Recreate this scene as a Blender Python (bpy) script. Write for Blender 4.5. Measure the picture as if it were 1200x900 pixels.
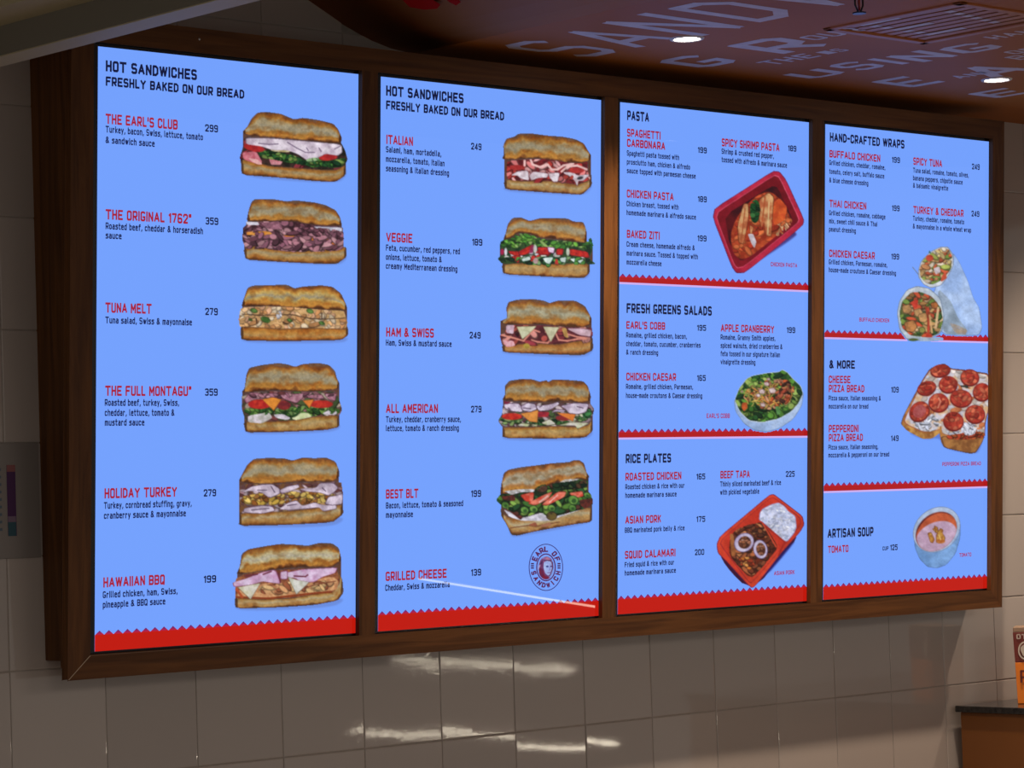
import bpy, bmesh, math, random
import numpy as np
from mathutils import Vector, Matrix

# ------------------------------------------------------------------ scale and frame
U = 0.6            # metres per screen width
Z0 = 2.5           # height of the screens' top edge
def W(x, y, z): return (x*U, y*U, z*U + Z0)
scene = bpy.context.scene
for o in list(bpy.data.objects): bpy.data.objects.remove(o)

# ------------------------------------------------------------------ camera
F, CP = 3259.19, (-4.7012, -7.0082, -1.4148)
PITCH, YAW, ROLL = -0.045873, -0.751040, -0.034076
def rotm(p, y, r):
    cy, sy, cp, sp, cr, sr = math.cos(y), math.sin(y), math.cos(p), math.sin(p), math.cos(r), math.sin(r)
    Y = Matrix(((cy,0,sy),(0,1,0),(-sy,0,cy))); P = Matrix(((1,0,0),(0,cp,-sp),(0,sp,cp))); R = Matrix(((cr,-sr,0),(sr,cr,0),(0,0,1)))
    return R @ P @ Y
Mc = rotm(PITCH, YAW, ROLL) @ Matrix(((1,0,0),(0,0,-1),(0,1,0)))
cam = bpy.data.objects.new('camera', bpy.data.cameras.new('camera'))
scene.collection.objects.link(cam); scene.camera = cam
cam.data.sensor_width = 36; cam.data.lens = F/1200*36; cam.data.clip_end = 200
cam.matrix_world = Matrix.Translation(W(*CP)) @ Matrix((Mc[0], -Mc[1], -Mc[2])).transposed().to_4x4()

# ------------------------------------------------------------------ exposure, world, room lights
vs = scene.view_settings
vs.view_transform = 'Standard'; vs.look = 'None'; vs.exposure = 0; vs.gamma = 1; vs.use_curve_mapping = False
world = bpy.data.worlds.new('world'); scene.world = world; world.use_nodes = True
bg = world.node_tree.nodes['Background']; bg.inputs[0].default_value = (1.0, 0.93, 0.86, 1); bg.inputs[1].default_value = 0.30
def area(name, loc, size, power, color, target=None, sy=None):
    l = bpy.data.lights.new(name, 'AREA'); l.energy = power; l.color = color; l.size = size
    if sy: l.shape = 'RECTANGLE'; l.size_y = sy
    o = bpy.data.objects.new(name, l); scene.collection.objects.link(o); o.location = W(*loc)
    if target is not None:
        d = Vector(W(*target)) - Vector(W(*loc)); o.rotation_euler = d.to_track_quat('-Z', 'Y').to_euler()
    return o
REAR_FILL = [((-3.0, -9.5, .6), 2.4, 55), ((4.0, -9.5, .6), 2.4, 55)]     # unseen fill lights added behind the viewer to raise the ambient level
for loc, size, pw in REAR_FILL: area('rear_fill_light', loc, size, pw, (1.0, 0.9, 0.8))
DOWN_PW, DOWN_COL = 62.0, (1.0, 0.80, 0.62)
ZC = 0.1368        # underside of the printed soffit

# ------------------------------------------------------------------ helpers
col = scene.collection
WL = {}
def tag(o, label=None, cat=None, group=None, kind=None):
    if label: o['label'] = label
    if cat: o['category'] = cat
    if group: o['group'] = group
    if kind: o['kind'] = kind
    return o
def empty(name, loc, label=None, cat=None, group=None, kind=None):
    o = bpy.data.objects.new(name, None); col.objects.link(o); o.location = loc; o.empty_display_size = .05
    WL[o.name] = Vector(loc)
    return tag(o, label, cat, group, kind)
def obj(name, verts, faces, mat, parent=None, smooth=False, colors=None):
    """verts in world metres"""
    verts = [Vector(v) for v in verts]
    if parent is None:
        xs=[v.x for v in verts]; ys=[v.y for v in verts]; zs=[v.z for v in verts]
        org = Vector(((min(xs)+max(xs))/2, (min(ys)+max(ys))/2, min(zs))); loc = org
    else:
        org = WL[parent.name]; loc = Vector((0,0,0))
    me = bpy.data.meshes.new(name); me.from_pydata([v-org for v in verts], [], faces); me.update()
    if smooth: me.polygons.foreach_set('use_smooth', [True]*len(me.polygons))
    if mat: me.materials.append(mat)
    if colors is not None:
        a = me.color_attributes.new('Col', 'FLOAT_COLOR', 'POINT')
        a.data.foreach_set('color', np.asarray(colors, dtype=np.float32).ravel())
    o = bpy.data.objects.new(name, me); col.objects.link(o); o.location = loc
    if parent is not None: o.parent = parent
    WL[o.name] = org
    return o
def box_vf(x0,x1,y0,y1,z0,z1, w=True):
    v = [(x,y,z) for x in (x0,x1) for y in (y0,y1) for z in (z0,z1)]
    if w: v = [W(*p) for p in v]
    return v, [(0,1,3,2),(4,6,7,5),(0,4,5,1),(2,3,7,6),(0,2,6,4),(1,5,7,3)]
def bevel(o, w, seg=2):
    m = o.modifiers.new('bevel', 'BEVEL'); m.width = w; m.segments = seg; m.limit_method = 'ANGLE'; m.angle_limit = math.radians(40)
    return o
def box(name, b, mat, parent=None, bev=0):
    v, f = box_vf(*b); o = obj(name, v, f, mat, parent)
    if bev: bevel(o, bev)
    return o
def lathe_vf(c, prof, n=32, axis='z'):
    v=[]; f=[]
    for r, z in prof:
        for i in range(n):
            a = 2*math.pi*i/n; v.append((c[0]+r*math.cos(a), c[1]+r*math.sin(a), c[2]+z))
    for k in range(len(prof)-1):
        for i in range(n):
            j=(i+1)%n; f.append((k*n+i, k*n+j, (k+1)*n+j, (k+1)*n+i))
    if prof[0][0] > 1e-6: f.append(tuple(reversed(range(n))))
    if prof[-1][0] > 1e-6: f.append(tuple((len(prof)-1)*n+i for i in range(n)))
    return v, f
# the board leans forward a little: its own coordinates are u (right), s (down), n (out)
BT, BD, H, G = 0.057625, 0.127806, 1.78795, 0.093958
st, ct = math.sin(BT), math.cos(BT)
def B(u, s, n=0.0):
    return W(u, -(BD + H*st) + s*st - n*ct, -s*ct - n*st)
def prism(outline, n0, n1):
    """outline in (u,s); solid between two depths"""
    k=len(outline); v=[B(u,s,n0) for u,s in outline]+[B(u,s,n1) for u,s in outline]
    f=[tuple(range(k)), tuple(reversed(range(k,2*k)))]+[(i,(i+1)%k,k+(i+1)%k,k+i) for i in range(k)]
    return v,[tuple(reversed(q)) for q in f]

# ------------------------------------------------------------------ materials
def nt(name):
    m = bpy.data.materials.new(name); m.use_nodes = True
    return m, m.node_tree, m.node_tree.nodes['Principled BSDF']
def plain(name, c, rough=.5, metal=0, emit=None, es=0):
    m,t,b = nt(name); b.inputs['Base Color'].default_value=(*c,1); b.inputs['Roughness'].default_value=rough; b.inputs['Metallic'].default_value=metal
    if emit: b.inputs['Emission Color'].default_value=(*emit,1); b.inputs['Emission Strength'].default_value=es
    return m
def noisy(name, c1, c2, scale=(8,8,8), rough=.5, bump=.0, detail=4, r2=None, ndist=0.0, spec=None, p=(.35,.65)):
    m,t,b = nt(name); N=t.nodes; L=t.links
    tc=N.new('ShaderNodeTexCoord'); mp=N.new('ShaderNodeMapping'); mp.inputs['Scale'].default_value=scale
    no=N.new('ShaderNodeTexNoise'); no.inputs['Scale'].default_value=1; no.inputs['Detail'].default_value=detail; no.inputs['Distortion'].default_value=ndist
    cr=N.new('ShaderNodeValToRGB'); cr.color_ramp.elements[0].position=p[0]; cr.color_ramp.elements[1].position=p[1]
    cr.color_ramp.elements[0].color=(*c1,1); cr.color_ramp.elements[1].color=(*c2,1)
    g=N.new('ShaderNodeNewGeometry')
    L.new(g.outputs['Position'],mp.inputs['Vector']); L.new(mp.outputs[0],no.inputs['Vector']); L.new(no.outputs['Fac'],cr.inputs[0]); L.new(cr.outputs[0],b.inputs['Base Color'])
    b.inputs['Roughness'].default_value=rough
    if spec is not None: b.inputs['Specular IOR Level'].default_value=spec
    if bump:
        bp=N.new('ShaderNodeBump'); bp.inputs['Strength'].default_value=bump; bp.inputs['Distance'].default_value=.01
        L.new(no.outputs['Fac'],bp.inputs['Height']); L.new(bp.outputs[0],b.inputs['Normal'])
    return m
M_woodv = noisy('wood_upright', (.085,.030,.0075), (.165,.062,.016), (60,60,3.0), .5, .08, 6, ndist=.8, spec=.22)
M_woodh = noisy('wood_level', (.085,.030,.0075), (.165,.062,.016), (3.0,60,60), .5, .08, 6, ndist=.8, spec=.22)
M_edge = plain('raw_wood_edge', (.62,.48,.34), .6)
M_black = plain('black_bezel', (.006,.006,.010), .25)
M_grout = noisy('grout', (.33,.29,.25), (.40,.355,.31), (40,40,40), .9)
M_metal = plain('brushed_metal', (.55,.53,.5), .35, 1)
M_white = plain('white_trim_paint', (.75,.70,.62), .4)
def tile_material():
    m,t,b = nt('glazed_tile'); N=t.nodes; L=t.links
    g=N.new('ShaderNodeNewGeometry'); oi=N.new('ShaderNodeObjectInfo')
    add=N.new('ShaderNodeVectorMath'); add.operation='ADD'
    sc=N.new('ShaderNodeMath'); sc.operation='MULTIPLY'; sc.inputs[1].default_value=37.0
    cb=N.new('ShaderNodeCombineXYZ')
    L.new(oi.outputs['Random'],sc.inputs[0]); L.new(sc.outputs[0],cb.inputs[1]); L.new(g.outputs['Position'],add.inputs[0]); L.new(cb.outputs[0],add.inputs[1])
    n1=N.new('ShaderNodeTexNoise'); n1.inputs['Scale'].default_value=5.5; n1.inputs['Detail'].default_value=1.5
    n2=N.new('ShaderNodeTexNoise'); n2.inputs['Scale'].default_value=110; n2.inputs['Detail'].default_value=2
    L.new(add.outputs[0],n1.inputs['Vector']); L.new(add.outputs[0],n2.inputs['Vector'])
    b1=N.new('ShaderNodeBump'); b1.inputs['Strength'].default_value=.13; b1.inputs['Distance'].default_value=.006
    b2=N.new('ShaderNodeBump'); b2.inputs['Strength'].default_value=.055; b2.inputs['Distance'].default_value=.0008
    L.new(n1.outputs['Fac'],b1.inputs['Height']); L.new(n2.outputs['Fac'],b2.inputs['Height']); L.new(b1.outputs[0],b2.inputs['Normal']); L.new(b2.outputs[0],b.inputs['Normal'])
    cr=N.new('ShaderNodeValToRGB'); cr.color_ramp.elements[0].color=(.445,.385,.345,1); cr.color_ramp.elements[1].color=(.505,.44,.395,1)
    L.new(oi.outputs['Random'],cr.inputs[0]); L.new(cr.outputs[0],b.inputs['Base Color'])
    b.inputs['Roughness'].default_value=.05
    return m
M_tile = tile_material()
def attr_material(name, emissive, rough=.12):
    m,t,b = nt(name); a=t.nodes.new('ShaderNodeAttribute'); a.attribute_name='Col'
    if emissive:
        b.inputs['Base Color'].default_value=(.004,.004,.006,1); t.links.new(a.outputs['Color'],b.inputs['Emission Color']); b.inputs['Emission Strength'].default_value=1
    else: t.links.new(a.outputs['Color'],b.inputs['Base Color'])
    b.inputs['Roughness'].default_value=rough; b.inputs['Specular IOR Level'].default_value=.15
    return m
M_lcd = attr_material('lcd_image', True, .012)
M_print = attr_material('ink_on_paper', False, .5)
def lin(c):
    c=np.asarray(c,dtype=float)/255.0
    return np.where(c<=.04045, c/12.92, ((c+.055)/1.055)**2.4)

# ------------------------------------------------------------------ room: wall with tiles, floor, ceilings, beam
TX, TS, TZ = -0.21455, 0.33541, -0.15622
wall = empty('wall_back', W(2, 0.03, -Z0/U), 'wall of large glossy beige square tiles behind the menu board', kind='structure')
v,f = box_vf(-3.2, 8.5, -.0018, .25, -Z0/U, .62); obj('grout_bed', v, f, M_grout, wall)
def tile_mesh():
    h=TS*U/2-.0008; prof=[(h,0),(h,-.0040),(h-.0006,-.0048),(h-.0020,-.0052)]
    v=[];f=[]
    for r,y in prof: v += [(-r,y,-r),(r,y,-r),(r,y,r),(-r,y,r)]
    for k in range(3):
        for i in range(4): j=(i+1)%4; f.append((k*4+i,k*4+j,k*4+4+j,k*4+4+i))
    f.append((12,13,14,15))
    me=bpy.data.meshes.new('tile'); me.from_pydata(v,[],f); me.materials.append(M_tile); return me
tm = tile_mesh(); rnd = random.Random(5)
for r in range(-2, 9):
    for c in range(-3, 17):
        zt = TZ - r*TS                      # top edge of this row
        if r == -2 and c > 3: continue
        if r < -2: continue
        o = bpy.data.objects.new('tile', tm); col.objects.link(o); o.parent = wall
        x = TX+(c+.5)*TS; z = zt-.5*TS
        if zt-TS > ZC and c > 4: continue
        o.location = Vector(W(x, 0.004, z)) - WL[wall.name]
        o.rotation_euler = (rnd.gauss(0,.0022), rnd.gauss(0,.0012), rnd.gauss(0,.0022))

M_steel = noisy('steel_panel', (.30,.29,.28), (.38,.37,.36), (2,2,60), .35)
box('wainscot_panel', (TX-3*TS, TX+17*TS, -.012, .004, -Z0/U+.15, TZ-9*TS-.006), M_steel, wall)
tag(box('baseboard_back', (-3.2, 8.5, -.03, 0.003, -Z0/U, -Z0/U+.15), plain('base_vinyl', (.05,.045,.04), .5)), kind='structure')
M_floor = noisy('floor_tile', (.16,.13,.11), (.22,.18,.15), (3,3,3), .35)
tag(box('floor', (-9, 12, -13, .25, -Z0/U-.1, -Z0/U), M_floor), kind='structure')
M_ceil = noisy('printed_ceiling', (.40,.115,.018), (.50,.155,.028), (1.6,1.6,1.6), .55, 0, 2, spec=.12)
M_cream = plain('cream_paint', (.62,.53,.32), .55)
M_dark = plain('grey_paint', (.22,.20,.16), .6)
M_upper = plain('upper_ceiling_paint', (.35,.32,.29), .8)
# soffit: flat underside, folding up to the left
VX0, VX1, VY0, VY1 = 2.275, 2.80, -1.09, -1.66           # the vent's opening
def sheet(name, quads, mat, parent=None, kind=None, th=.03):
    v=[];f=[]
    for q in quads:
        k=len(v); v+= [W(*p) for p in q]+[W(p[0],p[1],p[2]+th) for p in q]
        f+=[(k,k+1,k+2,k+3),(k+7,k+6,k+5,k+4)]+[(k+i,k+4+i,k+4+(i+1)%4,k+(i+1)%4) for i in range(4)]
    o=obj(name, v, f, mat, parent); 
    if kind: o['kind']=kind
    return o
YF=-5.2
ceil = sheet('ceiling', [[(1.43,0,ZC),(VX0,0,ZC),(VX0,YF,ZC),(1.43,YF,ZC)],
   [(VX0,0,ZC),(VX1,0,ZC),(VX1,VY0,ZC),(VX0,VY0,ZC)], [(VX0,VY1,ZC),(VX1,VY1,ZC),(VX1,YF,ZC),(VX0,YF,ZC)],
   [(VX1,0,ZC),(8.4,0,ZC),(8.4,YF,ZC),(VX1,YF,ZC)]], M_ceil, kind='structure')
tag(ceil, 'orange-brown printed soffit with pale lettering above the menu board')
prof=[(1.43,ZC),(1.335,.146),(1.25,.165),(1.128,.209),(.986,.274),(.36,.60)]
sl=[]
for (xa,za),(xb,zb) in zip(prof,prof[1:]): sl.append([(xb,0,zb),(xa,0,za),(xa,YF,za),(xb,YF,zb)])
v=[];f=[]
for i,(x,z) in enumerate(prof): v+=[W(x,0,z),W(x,YF,z)]
for i in range(len(prof)-1): f.append((2*i,2*i+1,2*i+3,2*i+2))
slope=obj('ceiling', v, f, M_ceil, None, smooth=True); tag(slope, 'brown soffit flank rising to the left of the lettered ceiling', kind='structure')
m=slope.modifiers.new('solid','SOLIDIFY'); m.thickness=.015; m.offset=-1
tag(box('ceiling', (-9,12,-13,.25,.62,.66), M_upper), 'dim upper ceiling of the hall', kind='structure')
# bulkhead running out from the wall at the upper left
def extr(name, pts, y0, y1, mat, parent=None):
    k=len(pts); v=[W(x,y0,z) for x,z in pts]+[W(x,y1,z) for x,z in pts]
    f=[tuple(range(k)),tuple(reversed(range(k,2*k)))]+[(i,i+k,(i+1)%k+k,(i+1)%k) for i in range(k)]
    return obj(name,v,f,mat,parent)
beam = empty('trim_1', W(-.62,-3,-.163), 'pale ceiling bulkhead crossing the upper left corner', kind='structure')
extr('bulkhead_edge', [(-.668,-.163),(-.580,-.163),(-.580,.62),(-.668,.62)], -.004, -5.6, M_cream, beam)
extr('side_band', [(-.672,-.160),(-.668,-.160),(-.668,-.083),(-.672,-.083)], -.004, -5.6, M_dark, beam)
extr('lowered_ceiling', [(-.82,-.083),(-.668,-.083),(-.668,.0),(-.82,.0)], -.004, -5.6, M_cream, beam)
extr('lowered_ceiling', [(-3.2,-.060),(-.82,-.060),(-.82,.0),(-3.2,.0)], -.004, -5.6, M_upper, beam)

# ------------------------------------------------------------------ stroke lettering
GL = {
'A':(6,'033D63 1656'),'B':(5,'030D4D5C594857544303 0848'),'C':(5,'5B5C4D1D0C0413435455'),'D':(5,'030D3D5B553303'),'E':(5,'5D0D0353 0848'),'F':(5,'5D0D03 0848'),
'G':(5,'5C4D1D0C0413435457 5737'),'H':(5,'0D03 5D53 0858'),'I':(0,'0D03'),'J':(4,'4D44331304'),'K':(5,'0D03 5D07 2953'),'L':(4,'0D0343'),'M':(6,'030D366D63'),
'N':(5,'030D535D'),'O':(5,'1343545C4D1D0C0413'),'P':(5,'030D4D5C584707'),'Q':(5,'1343545C4D1D0C0413 3552'),'R':(5,'030D4D5C584707 2753'),'S':(5,'5C4D1D0C0918485754431304'),
'T':(6,'0D6D 3D33'),'U':(5,'0D041343545D'),'V':(6,'0D336D'),'W':(8,'0D234D638D'),'X':(5,'035D 0D53'),'Y':(6,'0D386D 3833'),'Z':(5,'0D5D0353'),
'0':(5,'1343545C4D1D0C0413'),'1':(2,'0B2D23'),'2':(5,'0B0C1D4D5C590353'),'3':(5,'0C1D4D5C594828 485754431304'),'4':(5,'434D0555'),'5':(5,'5D0D094958544313 1304'),
'6':(5,'5C4D1D0C04134354574808'),'7':(5,'0D5D23'),'8':(5,'18090C1D4D5C594818070413435457 5748'),'9':(5,'041343545C4D1D0C091858'),
'&':(6,'631A1B1C2D3D4C4A0604133357'),'-':(3,'0838'),'.':(0,'0304'),',':(1,'1401'),"'":(0,'0D0A'),'°':(2,'0B0D2D2B0B'),' ':(1.3,''),
'a':(4,'1A3A4943 47170604133344'),'b':(4,'0D033344493A0A'),'c':(4,'493A1A0904133344'),'d':(4,'4D431304091A4A'),'e':(4,'0747493A1A09041343'),'f':(3,'131C2D3D 0A3A'),
'g':(4,'431304091A4A413010'),'h':(4,'0D03 0A3A4943'),'i':(0,'030A 0C0D'),'j':(1,'1A1100 1C1D'),'k':(4,'0D03 064A 1743'),'l':(1,'0D0413'),'m':(6,'030A2A3933 3A5A6963'),
'n':(4,'030A3A4943'),'o':(4,'133344493A1A090413'),'p':(4,'000A3A49443303'),'q':(4,'404A1A09041343'),'r':(3,'030A2A39'),'s':(4,'4A1A090817374644 443303'),
't':(3,'1D142333 0A3A'),'u':(4,'0A041343 4A43'),'v':(4,'0A234A'),'w':(6,'0A233A436A'),'x':(4,'034A 0A43'),'y':(4,'0A23 4A10'),'z':(4,'0A4A0343')}
def strokes(ch):
    w,s = GL[ch]; out=[]
    for part in s.split():
        if len(part)%2: part=part[:-1]
        out.append([(int(part[i],16), int(part[i+1],16)-3) for i in range(0,len(part),2)])
    return w,out
def text_quads(txt, width, cap, sw, gap=1.5):
    """quads (list of 4 (x,y)) for a line of lettering, left end and baseline at 0,0"""
    tot = 0
    for ch in txt: tot += GL[ch][0] + sw + gap
    tot -= gap
    sx = width/tot; sy = (cap)/10.0
    ysc = (10-sw)/10.0
    q=[]; x0=sw/2
    for ch in txt:
        w, ss = strokes(ch)
        for pl in ss:
            P=[(x0+px, sw/2+py*ysc) for px,py in pl]
            closed = pl[0]==pl[-1]
            for i in range(len(P)-1):
                (ax,ay),(bx,by)=P[i],P[i+1]; dx,dy=bx-ax,by-ay; l=math.hypot(dx,dy)
                if l<1e-6: continue
                dx/=l; dy/=l; ea = sw*.5 if (i==0 and not closed and ch in 'abcdefghijklmnopqrstuvwxyz.') or (abs(dx)<.01 or abs(dy)<.01) and i==0 else sw*.28
                eb = sw*.5 if (i==len(P)-2 and (abs(dx)<.01 or abs(dy)<.01)) else sw*.28
                hx,hy=-dy*sw/2,dx*sw/2; ax-=dx*ea; ay-=dy*ea; bx+=dx*eb; by+=dy*eb
                q.append([((a)*sx,b*sy) for a,b in ((ax+hx,ay+hy),(ax-hx,ay-hy),(bx-hx,by-hy),(bx+hx,by+hy))])
        x0 += w+sw+gap
    return q

# ------------------------------------------------------------------ ceiling print, vent, downlights, sprinkler
M_ink = noisy('pale_ceiling_ink', (.62,.52,.50), (.72,.62,.60), (30,30,30), .5)
M_red = plain('red_ceiling_ink', (.42,.006,.002), .8); M_red.node_tree.nodes['Principled BSDF'].inputs['Specular IOR Level'].default_value=.05
def ceil_letter(ch, xt, xb, y0, adv, sw=1.7, zz=ZC-.0006, parent=None, mat=None):
    """letter whose top points to -X, reading towards -Y"""
    q=text_quads(ch, adv, xb-xt, sw)
    v=[];f=[]
    for k,Q in enumerate(q):
        b=len(v); d=.00002*k
        v+=[W(xb-y, y0-x, zz-d) for x,y in Q]; f.append((b,b+1,b+2,b+3))
    return obj('letter', v, f, mat or M_ink, parent or ceil)
for ch,xt,xb,y0,adv in [('S',1.585,2.01,-.26,.17),('A',1.585,2.02,-.50,.21),('N',1.555,2.03,-.77,.21),('D',1.56,2.0,-1.06,.20),('W',1.56,2.0,-1.33,.28),('I',1.56,2.0,-1.68,.04),
   ('G',2.27,2.53,-.32,.18),('R',2.245,2.545,-.68,.22),
   ('U',2.90,3.07,-.36,.17),('S',2.88,3.08,-.58,.13),('I',2.90,3.10,-.755,.035),('N',2.905,3.13,-.83,.16),('G',2.94,3.12,-1.03,.17),
   ('E',3.32,3.57,-.42,.16),('A',3.37,3.66,-.74,.22),('E',3.90,4.10,-.42,.18),('A',3.90,4.10,-.66,.18),('T',3.90,4.10,-.90,.16)]:
    ceil_letter(ch,xt,xb,y0,adv, 1.7 if xb-xt<.3 else 1.25)
for txt,xt,xb,y0 in [('THE',2.60,2.70,-.50),('IS',2.62,2.69,-.76),('OUR',2.33,2.43,-.93),('AND',3.48,3.56,-.66),('OF',3.2,3.28,-1.12),('HAM',2.88,2.96,-1.28),('BEEF',3.3,3.4,-1.05)]:
    y=y0
    for ch in txt: ceil_letter(ch,xt,xb,y,(xb-xt)*.62,1.7); y-=(xb-xt)*.8
# red print on the flank
for P_ in ([(1.040,-.370),(1.063,-.378),(1.109,-.366),(1.135,-.406),(1.144,-.457),(1.129,-.491),(1.094,-.486),(1.03,-.47)],[(1.06,-.55),(1.127,-.534),(1.149,-.542),(1.139,-.577),(1.06,-.60)]):
    obj('red_print', [W(x,y,.274-(x-.986)*.458-.012) for x,y in P_], [tuple(range(len(P_)))], M_red, slope)
def downlight(x, y, label):
    t=empty('downlight', W(x,y,ZC), label, 'ceiling light', 'recessed downlights in the printed soffit')
    c=W(x,y,ZC); n=36
    v,f=lathe_vf(c,[(.0245,.004),(.0255,-.0012),(.0295,-.0035),(.034,-.0024),(.0355,0.0004)],n); f=f[:-2]
    obj('trim_ring',v,f,M_white,t,True)
    v,f=lathe_vf(c,[(.0,-.0010),(.012,-.0012),(.0256,-.0008)],n); f=f[:-1]
    obj('lens',v,f,plain('lamp_lens',(1,1,1),.3,0,(1,.93,.86),30),t)
    l=bpy.data.lights.new('downlight_lamp','SPOT'); l.energy=DOWN_PW; l.color=DOWN_COL; l.spot_size=math.radians(125); l.spot_blend=.9; l.shadow_soft_size=.022
    o=bpy.data.objects.new('downlight_lamp',l); col.objects.link(o); o.parent=t; o.location=(0,0,-.006)
downlight(2.021,-.716,'recessed round downlight glowing beside the big letter N on the soffit')
downlight(3.702,-.716,'recessed round downlight glowing above the right end of the menu board')

downlight(5.38,-.716,'recessed round downlight beyond the right end of the menu board')
downlight(5.96,-3.61,'recessed round downlight in the soffit nearer the viewer')
# vent set into the soffit
vent=empty('ceiling_vent', W((VX0+VX1)/2,(VY0+VY1)/2,ZC), 'brown rectangular air grille with slats among the ceiling letters','vent')
M_vent = noisy('printed_vent', (.44,.125,.020), (.54,.165,.030), (3,3,3), .45)
fw=.035
v,f=[],[]
for b in [(VX0,VX0+fw,VY1,VY0,ZC-.006,ZC+.02),(VX1-fw,VX1,VY1,VY0,ZC-.006,ZC+.02),(VX0,VX1,VY1,VY1+fw,ZC-.006,ZC+.02),(VX0,VX1,VY0-fw,VY0,ZC-.006,ZC+.02)]:
    vv,ff=box_vf(*b); k=len(v); v+=vv; f+=[tuple(i+k for i in q) for q in ff]
bevel(obj('frame',v,f,M_vent,vent),.002,1)
box('backing',(VX0,VX1,VY1,VY0,ZC+.05,ZC+.06),plain('duct_dark',(.03,.015,.010),.9),vent)
ns=8; ya,yb=VY1+fw,VY0-fw
for i in range(ns):
    x=VX0+fw+(i+.5)*(VX1-VX0-2*fw)/ns; w_=.018
    v=[W(x-w_,ya,ZC+.0015),W(x+w_,ya,ZC+.0005),W(x+w_,yb,ZC+.0005),W(x-w_,yb,ZC+.0015)]
    v+=[(p[0],p[1],p[2]+.0022) for p in v]
    sl=obj('slat',v,[(0,3,2,1),(4,5,6,7),(0,1,5,4),(1,2,6,5),(2,3,7,6),(3,0,4,7)],M_vent,vent)
    # the big letters run on across the slats
    tq=(x-2.33)/(.40); spans=[]
    if 0<=tq<=1:
        spans.append((-1.20,-1.235))
        if tq<.14 or tq>.86 or .43<tq<.57: spans.append((-1.235,-1.36))
        if tq>.1: spans.append((-1.52+.06*tq,-1.55+.06*tq)); 
    for a,b in spans:
        k=0; v=[]; f=[]
        b_=max(b,ya); x0,x1=x-w_*.9,x+w_*.8
        z0=ZC+.0005; z1=ZC-.0005
        v+=[W(x0,a,z0),W(x1,a,z1),W(x1,b_,z1),W(x0,b_,z0)]; f.append((k,k+1,k+2,k+3))
        obj('letter_piece',v,f,M_ink,sl)
# sprinkler
sx,sy=1.80,-1.64
sp=empty('sprinkler',W(sx,sy,ZC),'small dark sprinkler head hanging from the lettered ceiling','sprinkler')
c=W(sx,sy,ZC); M_spr=plain('sprinkler_metal',(.05,.045,.045),.35,.8)
v,f=lathe_vf(c,[(.0,.001),(.020,.0),(.020,-.003),(.009,-.006),(.009,-.014),(.0,-.014)],20); obj('escutcheon',v,f,M_spr,sp,True)
v,f=lathe_vf(c,[(.0,-.047),(.0125,-.047),(.0125,-.0495),(.0,-.0495)],16); obj('deflector',v,f,M_spr,sp)
def tube(name,pts,r,mat,parent,n=8):
    v=[];f=[]
    P=[Vector(p) for p in pts]
    for i,p in enumerate(P):
        d=(P[min(i+1,len(P)-1)]-P[max(i-1,0)]).normalized(); a=d.orthogonal().normalized(); b=d.cross(a)
        for k in range(n): t=2*math.pi*k/n; v.append(p+a*r*math.cos(t)+b*r*math.sin(t))
    for i in range(len(P)-1):
        for k in range(n): j=(k+1)%n; f.append((i*n+k,i*n+j,(i+1)*n+j,(i+1)*n+k))
    f+=[tuple(reversed(range(n))),tuple(range((len(P)-1)*n,len(P)*n))]
    return obj(name,v,f,mat,parent,True)
for s in (-1,1):
    tube('frame_arm',[(c[0]+s*.004,c[1],c[2]-.012),(c[0]+s*.011,c[1],c[2]-.020),(c[0]+s*.011,c[1],c[2]-.034),(c[0]+s*.003,c[1],c[2]-.047)],.0018,M_spr,sp)
tube('bulb',[(c[0],c[1],c[2]-.014),(c[0],c[1],c[2]-.044)],.0022,plain('red_bulb',(.3,.02,.02),.2),sp)

# ------------------------------------------------------------------ menu board cabinet
cab=empty('menu_board_cabinet', B(2.13,1.80,0), 'long dark-stained wooden cabinet framing four menu screens on the tiled wall','cabinet')
UI0,UI1,SI0,SI1 = -.030, 3*(1+G)+1.002, -.012, 1.7963
UO0,UO1,SO0,SO1 = -.1055, 4.354, -.083, 1.864
NB,NF=-.010,.020
def rail(name,outl,mat,par=cab,n0=NB,n1=NF,bv=.0012):
    v,f=prism(outl,n0,n1); return bevel(obj(name,v,f,mat,par),bv,2)
e=.0016
rail('top_rail',[(UO0+e,SO0),(UI0+e,SI0),(UI1-e,SI0),(UO1-e,SO0)][::-1],M_woodh)
rail('bottom_rail',[(UO0+e*1.5,SO1),(UO1-e,SO1),(UI1-e,SI1),(UI0+e*1.5,SI1)][::-1],M_woodh)
rail('left_stile',[(UO0,SO0),(UO0,SO1),(UI0,SI1),(UI0,SI0)],M_woodv)
rail('right_stile',[(UO1,SO0),(UI1,SI0),(UI1,SI1),(UO1,SO1)],M_woodv)
v,f=prism([(UO0+.0005,SO1-.0005),(UI0-.0005,SI1+.0005),(UI0+e*1.6,SI1+.0005),(UO0+e*1.9,SO1-.0005)],NF-.006,NF+.0005); obj('mitre_edge',v,f,M_edge,cab)
v,f=prism([(UI0,SI1+.0002),(UI0,SI1+.0016),(.93,SI1+.0012),(.93,SI1+.0002)],NF-.003,NF+.0004); obj('inner_edge',v,f,plain('worn_edge',(.22,.12,.07),.5),cab)
for k in range(3):
    a=k*(1+G)+1.002; b=(k+1)*(1+G)-.030
    v,f=prism([(a,SI0+.0005),(a,SI1-.0005),(b,SI1-.0005),(b,SI0+.0005)],NB,NF-.0015); bevel(obj('mullion',v,f,M_woodv,cab),.001,2)
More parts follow.
